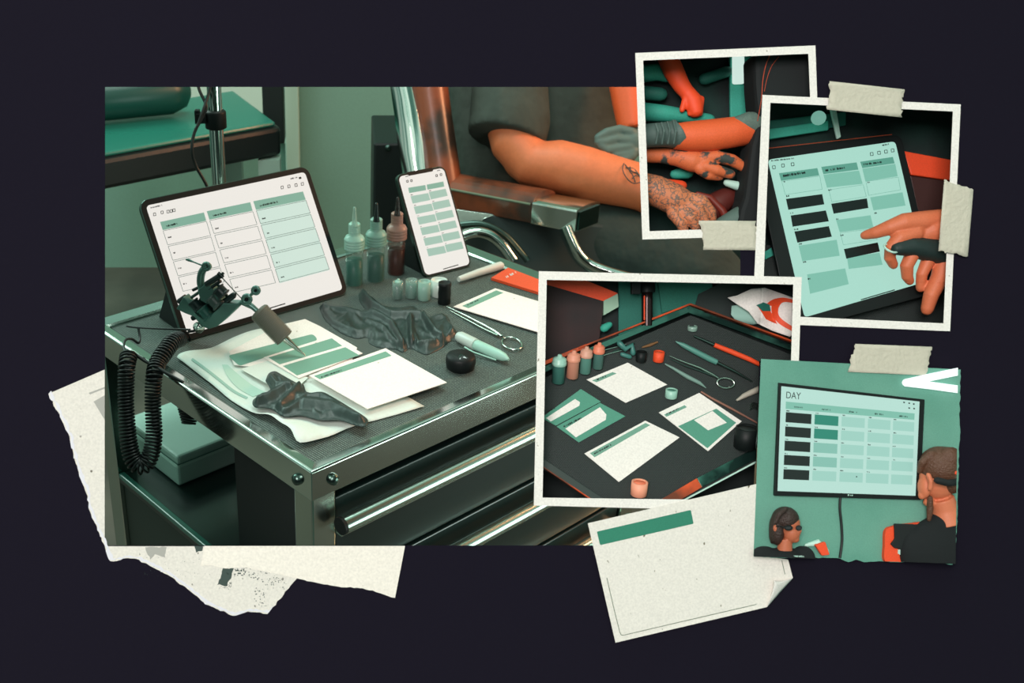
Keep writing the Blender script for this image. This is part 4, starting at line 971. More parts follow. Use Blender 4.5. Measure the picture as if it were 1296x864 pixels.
soft_tube(c1([(330,690,.052,60),(400,640,.052,44)]), mat('print_maroon', (92, 36, 30), .5), 'maroon seat cushion behind the lower tattooed hand')
soft_tube(c1([(400,580,.040,14),(440,592,.040,18),(475,600,.04,14)]), PALEP, 'pale paper towel below the tattooed fingertips', 'towel', 'paper_towel')
soft_tube(c1([(380,760,.03,40),(450,720,.03,44),(540,690,.03,44)]), GRYP, 'grey-green trouser knee at the lower right of the gloved hand photo', 'trousers', 'trousers')
soft_tube(c1([(190,545,.058,20),(240,540,.058,24)]), TEALP, 'small teal background blur shape left of the tattooed fingers')  # another added shape standing in for teal background blur

L1 = line((809,70),(817.5,299),(900,200)); T1 = line((809,71),(1028,62),(900,200)); B1_ = line((817,297.5),(966,291.5),(900,200)); X1 = line((970,122),(961.5,300),(900,200))
X1b = line((970,122),(961.5,300),(1100,200)); R1 = line((1026.5,60),(1029,130),(900,200)); M1 = line((900,122.5),(1060,128.5),(1000,90))
clip_new(before, [[L1, T1, B1_, X1], [T1, X1b, R1, M1]]); set1 = set(COL.objects)-before; before = set(COL.objects)
# ---- picture two: a finger tapping a tablet
a2 = lambda x, y: (945+x/2.617, 95+y/2.617)
def c2(P): return [(945+p[0]/2.617, 95+p[1]/2.617, p[2], p[3]/2.617) for p in P]
o2 = PP(*a2(70,280), .052); q2 = PP(*a2(490,220), .052); r2 = PP(*a2(190,800), .030); n2 = (q2-o2).cross(r2-o2).normalized()
if n2.dot(CAMZ) > 0: n2 = -n2
def S2(x, y, t=0): return onplane(*a2(x, y), o2, n2)+n2*t
t2 = thing('tablet', 'black tablet with a mint calendar and blacked-out slots, tapped by a finger', 'tablet', S2(330, 700))
def rq(Q, r): return rounded(Q, r)
m = MB(); m.prism([S2(x, y, -.0005) for x, y in rq([(20,250),(512,196),(632,720),(150,850)], 26)], n2*-.004); m.build('case', BLACKP, t2, bevel=.0004)
m = MB(); m.prism([S2(x, y, -.0004) for x, y in rq([(70,280),(492,219),(600,682),(192,802)], 14)], n2*.0003); sc2 = m.build('screen', PSCR, t2)
m = MB(); stroke(m, S2, [(60,244),(480,197)], 2.2, .0004); m.build('edge_glint', mat('glint_orange', (200, 90, 60), .3, .5), t2)  # highlight along the case edge, painted as an orange stroke
H3 = [[(107,325),(234,308),(240,332),(114,350)], [(247,304),(364,289),(370,313),(254,328)], [(376,287),(484,271),(490,292),(383,308)]]
m = MB()
for q in H3: fillq(m, S2, q, PX)
m.build('column_headers', PSCR_H, sc2)
mint = MB(); blk = MB(); lns = MB()
for q in ([(254,330),(372,316),(384,360),(266,373)], [(296,480),(410,464),(420,506),(308,520)], [(332,603),(440,588),(450,628),(338,642)], [(383,310),(492,294),(500,335),(393,352)], [(409,405),(516,388),(526,432),(420,448)],
          [(172,565),(298,545),(308,598),(184,616)], [(200,660),(326,640),(338,692),(210,724)]): fillq(mint, S2, q, PX)
for q in ([(130,410),(250,394),(257,428),(138,446)], [(146,465),(262,448),(272,484),(152,502)], [(158,518),(272,500),(282,535),(168,555)], [(280,426),(398,408),(403,440),(288,459)], [(322,576),(434,554),(441,584),(330,608)]): fillq(blk, S2, q, .00012)
for q in ([(116,352),(242,334),(250,378),(128,396)], [(272,380),(386,363),(396,402),(282,420)], [(395,352),(502,338),(510,380),(404,398)], [(310,522),(424,508),(432,545),(320,562)]): outline(lns, S2, q, .9, PX)
mint.build('mint_cells', PSCR_M, sc2); blk.build('booked_cells', SCREEN_K, sc2); lns.build('cell_lines', PSCR_H, sc2)
tx = MB(); sf = lambda x, y, t=0: S2(x, y, t+.00012)
for k, (p0, p1, hh) in enumerate(([(122,338),(196,326),9], [(260,320),(326,310),8], [(388,299),(448,291),7], [(82,286),(160,278),5], [(450,235),(472,231),6], [(122,356),(130,355),6], [(132,404),(142,402),6], [(144,460),(156,458),6], [(158,514),(172,512),6],
          [(174,562),(184,560),6], [(188,622),(198,620),6], [(202,678),(212,676),6], [(270,384),(282,382),6], [(296,480),(304,479),6], [(310,534),(322,532),6], [(400,358),(408,357),5], [(424,460),(432,459),6])): scribble(tx, sf, p0, p1, hh, PX, k)
for x, y in ((90,306),(120,300),(152,296),(414,262),(438,258),(461,254),(483,250)): outline(tx, sf, [(x-5,y-5),(x+4,y-6),(x+5,y+4),(x-4,y+5)], 1.8, PX)
stroke(tx, sf, [(378,744),(490,711)], 3.4, PX); tx.build('lettering', SCREEN_K, sc2)
m = pprism([a2(75,150), a2(330,120), a2(330,165), a2(75,215)], .064, .003); tag(m.build('shelf_board', TEALD, bevel=.001), 'dark teal board behind the tapped tablet at its upper left', 'board')
m = pprism([a2(75,178), a2(272,150), a2(272,182), a2(75,212)], .060, .003); tag(m.build('shelf_board', TEALP, bevel=.001), 'brighter teal board just above the tapped tablet', 'board')
m = pprism([a2(276,105), a2(296,100), a2(314,205), a2(300,212)], .058, .003); tag(m.build('post', PALEP, bevel=.001), 'pale upright post above the tapped tablet', 'post')
m = MB(); pball(m, *a2(238,142), .057, 9); tag(m.build('lamp', mat('print_lamp_mint', (140, 205, 185), .5, emit=.6)), 'round mint lamp glowing above the tapped tablet', 'lamp')
m = MB(); m.prism([PP(*a2(x, y), .060) for x, y in ((518,250),(690,282),(690,350),(545,330))], CAMZ*.006); ac = tag(m.build('armchair', ORP, bevel=.001), 'orange padded chair arm behind the tapped tablet at right', 'chair')
m = MB(); m.prism([PP(*a2(x, y), .064) for x, y in ((540,330),(690,350),(690,520),(580,520))], CAMZ*.002); m.build('armrest_side', mat('print_brown', (60, 30, 26), .6), ac, bevel=.001)
m = MB(); m.prism([PP(*a2(x, y), k) for x, y, k in ((20,560,.055),(700,600,.055),(700,880,.040),(20,880,.040))], CAMZ*.002); tag(m.build('tray_mat', MATI), 'dark teal ribbed mat under the tapped tablet', 'mat')
m = MB(); m.prism([PP(*a2(x, y), .05) for x, y in ((60,585),(100,560),(102,590),(62,610))], CAMZ*.002); tag(m.build('tray_edge', TEALP), 'teal tray edge left of the tapped tablet', 'tray')
h = thing('person', 'hand with pale ring, index finger tapping the mint calendar', 'person', pk(*a2(640,600), .02))
m = MB(); ptube(m, c2([(760,490,.020,60),(690,492,.019,56),(640,500,.018,56),(600,520,.018,52)]), round_=True)
ptube(m, c2([(640,480,.014,36),(580,484,.013,34),(520,488,.013,31),(470,506,.016,25),(425,522,.022,20),(392,530,.028,15)]), round_=True)
ptube(m, c2([(560,520,.014,32),(505,540,.013,26),(478,572,.015,21),(474,605,.019,18),(486,628,.023,15)]), round_=True)
ptube(m, c2([(600,560,.016,30),(550,590,.014,24),(530,632,.016,21),(532,668,.02,18),(540,682,.022,14)]), round_=True)
ptube(m, c2([(640,580,.018,30),(600,615,.017,22),(580,660,.018,18),(576,704,.022,15)]), round_=True)
ptube(m, c2([(660,600,.018,34),(640,670,.016,28),(610,730,.015,24),(598,775,.018,20)]), round_=True)
m.build('hand', mat('print_hand_skin', (214, 112, 74), .55, grain=.1, gscale=900), h, remesh=.0008, smooth_it=2)
m = MB(); ptube(m, c2([(500,575,.010,22),(540,568,.012,32),(610,578,.015,42),(720,600,.020,54)]), round_=True); m.build('palm_shade', mat('print_palm_shade', (22, 42, 40), .6, grain=.1, gscale=700, bump=.3, bscale=60), h, remesh=.0009)  # shade on the palm, put in as a separate dark tube
m = MB(); cc_ = a2(478, 574); m.tube([PP(cc_[0]+8.4*math.cos(g), cc_[1]+4*math.sin(g)+3.2*math.cos(g), .010+.006*math.sin(-g)) for g in [2*PI*k/24 for k in range(25)]], .0009, 8, cap=False); m.build('ring', PALEP, h)

L2_ = line((970,125),(960,352),(1080,250)); T2_ = line((970,126),(1212,137.5),(1080,250)); R2_ = line((1211,136),(1197.5,416),(1080,250)); B2_ = line((1198,414.5),(1000,405.5),(1080,250))
M2 = line((950,354.5),(1200,358),(1080,250)); M2b = line((950,354.5),(1200,358),(1080,390)); X2 = line((1011,350),(1009.5,420),(1080,390))
clip_new(before, [[L2_, T2_, R2_, M2], [M2b, X2, R2_, B2_]]); set2 = set(COL.objects)-before; before = set(COL.objects)
# ---- picture three: the tray with cards, pens and caps
o3 = PP(850,630,.012); x3 = PP(1000,630,.012)-o3; y3 = PP(850,395,.046)-o3; n3 = x3.cross(y3).normalized()
if n3.dot(CAMZ) > 0: n3 = -n3
def S3(x, y, t=0): return onplane(x, y, o3, n3)+n3*t
k3 = lambda P: [(670+x/2.7, 335+y/2.7) for x, y in P]
j3 = lambda P: [(840+x/2.7, 335+y/2.7) for x, y in P]
tr = thing('tray', 'dark ribbed tray with teal rim, holding cards, pens and caps', 'tray', S3(850, 620))
m = MB(); m.prism([S3(x, y) for x, y in ((684,480),(874,399),(1010,452),(1010,560),(850,640),(775,640),(684,592))], n3*-.002); m.build('mat', MATI, tr)
def rim(P, w, mt, name='rim', hgt=.003):
    m = MB(); R = []
    for i, (x, y) in enumerate(P): R.append((x, y))
    for i in range(len(P)-1):
        (x1, y1), (x2, y2) = P[i], P[i+1]; L = math.hypot(x2-x1, y2-y1); nx, ny = -(y2-y1)/L*w/2, (x2-x1)/L*w/2
        m.prism([S3(x1+nx, y1+ny), S3(x2+nx, y2+ny), S3(x2-nx, y2-ny), S3(x1-nx, y1-ny)], n3*hgt)
    return m.build(name, mt, tr, bevel=.0003)
RIMT = mat('print_rim', (74, 128, 114), .25, .6, col2=(24, 48, 44), cscale=30); RIMO = mat('print_rim_orange', (236, 92, 48), .3, .3, col2=(120, 60, 40), cscale=25)
rim([(684,470),(870,392.5),(1010,444)], 7, RIMT); rim([(684,462),(742,438)], 5, RIMO); rim([(730,442),(872,386),(1010,436)], 2.2, RIMO, 'rim_edge', .004)
rim([(684,584),(768,640)], 9, mat('print_rim_dark', (40, 52, 48), .4)); rim([(684,589.5),(762,642)], 1.6, RIMO, 'rim_edge', .0035)
rim([(835,640),(884,611)], 13, RIMO); rim([(884,611),(965,569)], 13, RIMT); rim([(846,643),(970,577)], 2, PALEP, 'rim_edge', .0038)
m = MB(); m.prism([PP(x, y, .052) for x, y in ((684,356),(735,352),(782,371),(764,381),(684,357.5))], CAMZ*.003); ab = thing('armchair', 'orange-topped chair arm with pale green end, behind the tray of cards', 'chair', pk(735, 440, .055)); m.build('top', ORP, ab)
m = MB(); m.prism([PP(x, y, .0525) for x, y in ((684,357),(764,381),(762,401),(758,432),(684,462))], CAMZ*.006); m.build('side', mat('print_side', (44, 22, 22), .7, col2=(20, 18, 20), cscale=20), ab)
m = MB(); m.prism([PP(x, y, .051) for x, y in ((764,380.5),(782,371.5),(783,388),(764,399))], CAMZ*.004); m.build('end', mat('print_end', (150, 184, 160), .5), ab)
m = MB(); ptube(m, [(765,415,.05,5.5),(771,411,.05,4)], 10, round_=True); m.build('knob', TEALP, ab)
m = pprism([(783,350),(900,350),(905,392),(840,402),(783,425)], .057, .002); tag(m.build('panel', TEALD), 'dark teal panel behind the stand pole over the tray', 'panel')
m = pprism([(832,350),(862,350),(864,388),(838,396)], .055, .002); tag(m.build('panel', mat('print_teal_mid', (26, 108, 92), .7, grain=.2, gscale=800)), 'lighter teal panel right of the stand pole over the tray', 'panel')
pt = thing('stand_pole', 'short dark stand pole with black clamp at the back of the small tray', 'pole', pk(819, 415, .045))
m = MB(); ptube(m, [(819,345,.044,7),(819,380,.044,7),(819,412,.044,7)], 18); m.build('pole', mat('print_pole', (46, 34, 34), .2, .7), pt)
m = MB(); ptube(m, [(819,350,.043,10),(819,370,.043,10)], 18); m.prism([PP(x, y, .038) for x, y in ((800,355),(811,355),(811,372),(800,372))], CAMZ*.006); m.build('clamp', BLACKP, pt, bevel=.0004)
m = MB(); ptube(m, [(815.5,374,.0385,.9),(815.5,405,.0385,.9)], 8); m.build('glint', ORP, pt)  # orange highlight on the pole, put in as a thin coloured strip
A3 = (UPV*.93-CAMZ*.36).normalized(); s3 = (DB+.03)/FPX
def up3(mb, x, y, prof, n=22): return mb.lathe(S3(x, y), A3, [(max(r, .03)*s3, h*s3) for r, h in prof], n)
for i, (x, y, cm, lm, lab) in enumerate(((706,484,MINTP,mat('p_ink1', (56, 108, 98), .5),'ink bottle with mint cap, leftmost of four on the small tray'), (724,478,mat('p_cap2', (226, 150, 124), .5),mat('p_ink2', (196, 132, 110), .5),'salmon ink bottle, second from the left on the small tray'),
        (740,472,mat('p_cap3', (214, 158, 136), .5),mat('p_ink3', (86, 136, 124), .5),'ink bottle with pinkish cap and green ink, third of four'), (756,466,mat('p_cap4', (232, 130, 100), .5),mat('p_ink4', (72, 110, 102), .5),'ink bottle with orange-pink cap, rightmost of four on the small tray'))):
    t = thing('ink_bottle', lab, 'bottle', S3(x, y)); R = 8-.5*i; Hh = 24-i
    m = MB(); up3(m, x, y, [(R*.85, 0), (R, 1), (R, Hh)]); m.build('bottle', lm, t)
    m = MB(); up3(m, x, y, [(R*1.1, Hh), (R*1.15, Hh+1), (R*1.15, Hh+4), (R*1.05, Hh+4.5), (R*1.1, Hh+8), (R*.8, Hh+10), (R*.4, Hh+11), (R*.3, Hh+14), (.1, Hh+14)]); m.build('cap', cm, t)
def cap3(x, y, R, H_, m1, m2, label, cat='ink pot'):
    t = thing('ink_pot', label, cat, S3(x, y)); m = MB(); up3(m, x, y, [(R*.92, 0), (R, 1), (R, H_), (R*.78, H_), (R*.76, H_-1.5), (.1, H_-1.5)]); m.build('cup', m1, t)
    m = MB(); up3(m, x, y, [(R*.76, H_-2.2), (R*.76, H_-1.2), (.1, H_-1.2)]); m.build('ink', m2, t)
cap3(811,457,6.6,13,BLACKP,mat('p_blk', (10,16,16), .6),'black ink cap beside the orange one on the small tray'); cap3(833,457,6.8,13,ORP,mat('p_or2', (255,120,80), .5),'bright orange ink cap at the back of the small tray')
cap3(849,503,7.4,11,MINTP,mat('p_mint2', (90, 150, 132), .5),'mint ink cap right of the uppermost card'); cap3(808,626,10,18,mat('p_pink', (242, 160, 130), .5),mat('p_pink2', (248, 130, 96), .5),'pink ink cap at the front edge of the small tray')
cap3(942,566,13.5,27,BLACKP,mat('p_blk2', (36, 46, 44), .6),'large black pot at the right end of the small tray','pot'); cap3(876,418,6,6,CLEARP,MINTP,'clear low cap in the back corner of the small tray')
def card3(Q, extra, label, mt=CARD, th=.0009, h=.0002, name='paper_card'):
    m = MB(); m.prism([S3(x, y, h) for x, y in Q], n3*th); c = m.build(name, mt); tag(c, label, 'card')
    sfx = lambda x, y, t=0: S3(x, y, h+th+t)
    for nm, q, mm, tt in extra:
        b = MB(); b.prism([sfx(x, y, tt) for x, y in q], n3*.0001); b.build(nm, mm, c)
    return c, sfx
def word3(c, sfx, p0, p1, hgt, sd): m = MB(); scribble(m, lambda x, y, t=0: sfx(x, y, t+.00015), p0, p1, hgt, .0001, sd); m.build('lettering', BLACKINK, c)
c, f = card3(k3([(195,393),(335,335),(470,410),(328,472)]), [('green_bar', k3([(213,396),(283,367),(297,372),(229,402)]), TEALINK, 0)], 'white card with a short green bar, furthest back on the small tray'); word3(c, f, *k3([(230,396),(262,383)]), 2.2, 1)
G3 = mat('print_card_green', (82, 148, 126), .8, grain=.08, gscale=900)
c, f = card3(k3([(40,523),(175,425),(243,468),(90,550)]), [('white_area', k3([(56,524),(155,459),(172,470),(170,482),(72,536)]), CARD, 0)], 'green and white card, left one of the green pair', G3); word3(c, f, *k3([(60,505),(88,492)]), 2.2, 2)
c, f = card3(k3([(92,553),(240,472),(327,518),(168,607)]), [('white_area', k3([(122,560),(240,487),(262,512),(260,530),(158,590)]), CARD, 0)], 'green and white card, right one of the green pair', G3); word3(c, f, *k3([(118,556),(178,526)]), 2.4, 3)
c, f = card3(k3([(187,645),(395,533),(512,590),(305,742)]), [('green_bar', k3([(206,644),(395,541),(412,548),(222,658)]), TEALINK, 0)], 'white card with a long green bar at the front of the small tray'); word3(c, f, *k3([(222,648),(280,617)]), 2.4, 4)
c, f = card3(j3([(-18,505),(120,438),(265,535),(150,637)]), [('green_bar', j3([(0,512),(70,480),(78,487),(8,520)]), TEALINK, 0), ('green_area', j3([(48,552),(178,492),(184,496),(246,540),(148,627)]), G3, 0), ('white_box', j3([(102,531),(165,500),(214,540),(150,566)]), CARD, .00012)], 'white card with green block and white box, right on the small tray'); word3(c, f, *j3([(8,514),(50,494)]), 2.2, 5)
def pen3(P, segs, label, cat, name):     # segs: (index range, material, part name)
    t = thing(name, label, cat, S3(P[0][0], P[0][1])); rm = max(p[2] for p in P)*s3
    for a_, b_, mm, nm in segs:
        m = MB(); m.tube([S3(x, y, rm) for x, y, r in P[a_:b_]], [r*s3 for x, y, r in P[a_:b_]], 12); m.build(nm, mm, t)
j3r = lambda P: [(840+x/2.7, 335+y/2.7, r) for x, y, r in P]
pen3(j3r([(38,264,.6),(62,276,3),(100,296,3.6),(150,322,3.8),(178,335,3.6),(180,336,2.2),(240,366,1.8),(298,400,.9)]), [(0,5,mat('p_pen_mint', (84, 140, 128), .4),'barrel'),(5,8,DSTEEL,'needle')], 'thick mint tattoo pen with long steel needle on the small tray', 'pen', 'pen')
pen3(j3r([(100,245,1.2),(135,260,1.8),(168,275,2.2),(170,276,3),(230,300,3.4),(290,325,3.2),(340,350,2.6)]), [(0,3,DSTEEL,'tip'),(3,7,ORP,'barrel')], 'orange pen with grey tip along the right rim of the small tray', 'pen', 'pen')
pen3(j3r([(2,340,.8),(30,355,1.8),(80,385,2.8),(120,405,2.4),(142,422,.5)]), [(0,5,mat('p_pen_grey', (120, 150, 140), .4),'barrel')], 'thin grey-green pen above the mint ink cap', 'pen', 'pen')
pen3(j3r([(126,434,1.2),(160,455,1.5),(230,492,1.6),(320,542,1)]), [(0,4,mat('p_copper', (170, 120, 104), .35, .5),'shaft')], 'slim copper needle rod beside the card with the green block', 'needle', 'needle_rod')
pen3([(775,445,1.1),(795,438,1.4),(803,434,1)], [(0,3,DSTEEL,'shaft')], 'short dark rod lying beside the teal clip on the small tray', 'rod', 'metal_rod')
pen3([(812,440,1),(822,437,2),(832,433,1.2)], [(0,3,mat('p_brown', (120, 84, 50), .5),'handle')], 'small brown brush behind the black ink cap', 'brush', 'brush')
t = thing('tweezers', 'steel finger-loop tweezers in the middle of the small tray tools', 'tweezers', S3(880, 470))
m = MB(); m.tube([S3(*p, .0012) for p in j3([(18,312),(60,330),(120,352),(165,375),(185,388)])], [.0004,.0008,.0012,.0013,.001], 8); m.build('blade', STEEL, t)
m = MB(); m.tube([S3(*p, .0009) for p in j3([(22,322),(70,345),(130,366),(178,385)])], [.0004,.0007,.0008,.0008], 8); m.build('blade', DSTEEL, t)
m = MB(); cx_, cy_ = j3([(210, 405)])[0]; m.tube([S3(cx_+11*math.cos(g), cy_+6.4*math.sin(g)+.8*math.cos(g), .0014) for g in [2*PI*k/20 for k in range(21)]], .0009, 8, cap=False); m.build('finger_loop', STEEL, t)
t = thing('clip', 'teal spring clip at the back of the small tray', 'clip', S3(793, 448))
m = MB(); m.tube([S3(783,436,.004), S3(790,443,.004), S3(798,438,.004), S3(800,447,.003)], .0026, 8, round_=True); m.tube([S3(787,449,.002), S3(796,452,.002)], .002, 8, round_=True); m.build('jaws', mat('p_clip', (62, 120, 112), .4), t)
t = thing('machine_tip', 'pale tattoo machine tip with curled wires at the right of the small tray', 'machine tip', S3(945, 500))
m = MB(); m.tube([S3(*p, .002) for p in j3([(246,465),(270,450),(300,436),(335,420)])], [.0009,.0022,.0026,.0026], 10); m.build('tip', mat('p_tip', (176, 170, 156), .4), t)
m = MB()
for q in range(5): m.tube([S3(*p, .0012) for p in j3([(292,478+5*q),(305,470+5*q),(318,476+5*q),(330,466+6*q)])], .0005, 6)
m.build('wires', CHROME, t)
for a_, b_ in (((738,452),(792,436)), ((742,457),(800,440))):
    m = MB(); m.tube([S3(*a_, .001), S3((a_[0]+b_[0])/2, (a_[1]+b_[1])/2-1, .001), S3(*b_, .001)], .0006, 6); tag(m.build('wire', CHROME), 'thin steel wire behind the ink bottles on the small tray', 'wire', 'wires behind the bottles')
tbk = pprism([(884,372),(925,352),(1012,356),(1012,436),(880,386)], .056, .002); tag(tbk.build('side_table', mat('p_table', (24, 38, 36), .6)), 'dark side table behind the small tray, under the orange artwork', 'table')
Pp = j3([(218,112),(252,104),(300,82),(345,78),(442,112),(442,238),(430,246),(370,225),(320,200),(290,160),(240,128)])
b = MB(); slab(b, Pp, lambda x, y: PP(x, y, .042+.003*math.sin(x*.09+y*.05)), lambda x, y: PP(x, y, .0425+.003*math.sin(x*.09+y*.05)), (), step=4, smooth=True)
pp_ = tag(b.build('art_paper', PAPER), 'white curled paper with orange abstract shapes, upper right of the tray photo', 'paper')
uf = lambda x, y, t=0: PP(x, y, .0417+.003*math.sin(x*.09+y*.05)-t)
def flatpoly(mb, P, sfn, th, step=3): slab(mb, P, lambda x, y: sfn(x, y, th), lambda x, y: sfn(x, y, -.0001), (), step=step)
m = MB(); arc = [(x, y) for x, y in spl(j3([(344,140),(370,120),(405,112),(442,118)]), 5)]+[(x, y) for x, y in spl(j3([(442,130),(408,128),(392,150),(398,180),(442,212)]), 6)]+[(x, y) for x, y in spl(j3([(442,228),(400,205),(372,175),(368,140)]), 5)]
flatpoly(m, arc, uf, .0002); m.build('orange_shape', ORP, pp_)
m = MB(); flatpoly(m, j3([(322,142),(365,158),(388,202),(350,186)]), uf, .00025); m.build('orange_shape', ORP, pp_)
m = MB(); flatpoly(m, j3([(316,138),(340,128),(362,136),(366,158),(338,158)]), uf, .0004); m.build('teal_shape', TEALD, pp_)
b = MB(); Pp = j3([(232,140),(262,136),(305,170),(330,202),(300,204),(250,196),(230,170)])
slab(b, Pp, lambda x, y: PP(x, y, .046+.002*math.sin(y*.2)), lambda x, y: PP(x, y, .0464+.002*math.sin(y*.2)), (), step=4, smooth=True); tag(b.build('folded_paper', mat('p_fold', (150, 190, 178), .7)), 'mint folded paper tucked under the paper with orange shapes', 'paper')

L3_ = line((687,348),(681,636),(850,500)); T3_ = line((687,348.5),(1010,355.5),(850,500)); B3_ = line((681,634.5),(960,640.5),(850,500)); X3 = line((961,454),(955.5,640),(850,500))
X3b = line((961,454),(955.5,640),(1000,400)); R3_ = line((1009,352),(1007,460),(850,500)); M3 = line((950,456.5),(1015,458.5),(1000,400))
clip_new(before, [[L3_, T3_, B3_, X3], [T3_, X3b, R3_, M3]]); set3 = set(COL.objects)-before; before = set(COL.objects)
# ---- picture four: torn print of a wall screen with two people
a4 = lambda x, y: (940+x/2.928, 425+y/2.928)
K4 = -.0036
edge4 = [a4(808,112)]+torn([a4(808,112), a4(806,200), a4(803,300), a4(806,345), a4(800,420), a4(800,520), a4(796,620), a4(794,700), a4(788,790), a4(778,848)], .7, 4, seed=21)[1:]+\
        torn([a4(778,848), a4(740,842), a4(700,830), a4(640,836), a4(560,838), a4(510,834), a4(450,838), a4(420,828), a4(392,838), a4(360,824), a4(310,822), a4(230,822), a4(120,822), a4(40,815)], .5, 4, seed=22)[1:]+[a4(50,560), a4(58,300), a4(68,85)]
m = MB(); flat(m, edge4[1:], K4, .0005)
WG = mat('print_wall_green', (104, 160, 142), .85, grain=.14, gscale=1500, col2=(92, 150, 132), cscale=14)
pr4 = thing('photo_print', 'torn-edged green photo of a calendar screen on a wall, at lower right', 'photo', PP(1085, 700, K4)); m.build('print', WG, pr4)
RIGHT4 = line((1212.5,462),(1209.5,712),(1080,600)); BOT4 = line((1206,713.2),(954,704.0),(1080,600)); LEFT4 = line((954,703),(963,454),(1080,600))
tv = thing('wall_screen', 'black-framed wall screen headed DAY with a five-column calendar', 'television', PP(1072, 625, K4-.002))
def S4(x, y, t=0): return PP(*a4(x, y), K4-.0035-t)
TQ = [(130,173),(667,235),(650,606),(112,590)]
m = MB(); m.prism([PP(*a4(x, y), K4-.0001) for x, y in rounded(TQ, 3)], CAMZ*-.0034); m.build('frame', BLACKP, tv, bevel=.0003)
SQ = [(143,186),(655,243),(640,592),(129,574)]
m = MB(); m.prism([S4(x, y) for x, y in SQ], CAMZ*-.0002); sc4 = m.build('screen', mat('print_tv', (186, 226, 214), .3, emit=.95, grain=.05, gscale=2500), tv)
f4 = lambda x, y, t=0: S4(x, y, .0002+t)
CQ = [(160,282),(636,320),(628,552),(150,531)]
m = MB(); fillq(m, f4, [(160,243),(637,287),(636,311),(159,270)], PX); m.build('header_band', PSCR_M, sc4)
cols = [(0,.2),(.225,.41),(.435,.615),(.64,.815),(.835,1)]
dk = MB(); gr = MB(); md = MB(); lt = MB(); tx = MB(); ff = lambda x, y, t=0: f4(x, y, .00012+t)
for ci, (u0, u1) in enumerate(cols):
    for rr4 in range(5):
        q = subq(CQ, u0, rr4*.212, u1, rr4*.212+.15); fillq(dk if ci == 0 else gr if ci == 1 and rr4 < 2 else md if ci == 1 and rr4 in (2, 3) else lt, f4, q, PX)
        if not (rr4 == 4 and ci > 3): p = quad_uv(CQ, u0+.005, rr4*.212-.012); scribble(tx, ff, p, (p[0]+11, p[1]+1), 5, PX, ci*7+rr4)
    p = quad_uv([(160,243),(637,287),(636,311),(159,270)], (u0+u1)/2-.035, .72); scribble(tx, ff, p, (p[0]+32, p[1]+3), 6.5, PX, ci+50)
dk.build('booked_cells', SCREEN_K, sc4); gr.build('green_cells', PSCR_G, sc4); md.build('teal_cells', mat('tv_mid', (134, 192, 176), .3, emit=.95), sc4); lt.build('pale_cells', mat('tv_pale', (160, 210, 196), .3, emit=.95), sc4)
for x, y in ((598,246),(617,249),(634,252),(617,267),(635,269)): fillq(tx, ff, [(x-3,y-3),(x+3,y-2),(x+3,y+3),(x-3,y+2)], PX)
fillq(tx, ff, [(420,519),(424,519),(424,524),(420,524)], PX)
tx.build('lettering', SCREEN_K, sc4)
m = MB(); scribble(m, lambda x, y, t=0: PP(*a4(x, y), K4-.0036-t), (390,592), (410,593), 6, .0001, 3); m.build('maker_mark', PALEP, tv)
cu_ = bpy.data.curves.new('day', 'FONT'); cu_.body = 'DAY'; cu_.size = 1; cu_.extrude = .01
to = bpy.data.objects.new('day_tmp', cu_); COL.objects.link(to); dg = bpy.context.evaluated_depsgraph_get(); dg.update()
tm_ = bpy.data.meshes.new_from_object(to.evaluated_get(dg)); bpy.data.objects.remove(to)
xs = [v.co.x for v in tm_.vertices]; ys = [v.co.y for v in tm_.vertices]; x0, x1, y0, y1 = min(xs), max(xs), min(ys), max(ys)
DQ = [(162,206),(216,210),(215,235),(161,230)]; sl = worldloc(sc4)
for v in tm_.vertices:
    p = quad_uv(DQ, (v.co.x-x0)/(x1-x0), 1-(v.co.y-y0)/(y1-y0)); v.co = f4(p[0], p[1], .00005+max(0, v.co.z)*.01)-sl
tm_.materials.append(SCREEN_K); dd = bpy.data.objects.new('day_heading', tm_); COL.objects.link(dd); dd.parent = sc4
m = MB(); m.tube([PP(*a4(x, y), K4-.0012) for x, y in spl([(362,598),(360,640),(366,700),(368,760),(360,822)], 8)], .0011, 8); tag(m.build('power_cable', RUBBER), 'black cable hanging down from the wall screen', 'cable')
m = MB(); m.tube([PP(*a4(x, y), K4-.003) for x, y in ((808,130),(700,152),(606,173))], .0032, 12); m.tube([PP(*a4(x, y), K4-.003) for x, y in ((606,173),(700,184),(808,199))], .0032, 12); m.ball(PP(*a4(606,173), K4-.003), .0032, 8)
nl = tag(m.build('neon_tube', mat('neon_white', (235, 250, 245), .4, emit=1.3)), 'white arrow-shaped neon light at the right edge of the torn print', 'light'); clip(nl, [[RIGHT4]])
m = MB(); ptube(m, [(*a4(x, y), k, r/2.928) for x, y, k, r in ((235,775,K4-.001,6),(275,765,K4-.001,14),(305,800,K4-.001,16))], round_=True)
ch4 = thing('salon_chair', 'pale chair back with orange cushion beside the person with glasses', 'chair', PP(*a4(275,815), K4)); q = m.build('shell', PALEP, ch4); clip(q, [[BOT4]])
m = MB(); m.prism([PP(*a4(x, y), K4-.003) for x, y in rounded([(262,772),(300,760),(316,808),(288,812)], 5)], CAMZ*-.0035); m.build('cushion', ORP, ch4, bevel=.0008)
ch5 = thing('salon_chair', 'orange chair with black armrest in front of the person in back view', 'chair', PP(*a4(590,830), K4))
m = MB(); m.prism([PP(*a4(x, y), K4-.0002) for x, y in spl([(532,708),(520,725),(518,770),(520,834),(575,836),(680,836),(700,700),(600,694),(532,708)], 5)[:-1]], CAMZ*-.004); q = m.build('backrest', ORP, ch5); clip(q, [[BOT4]])
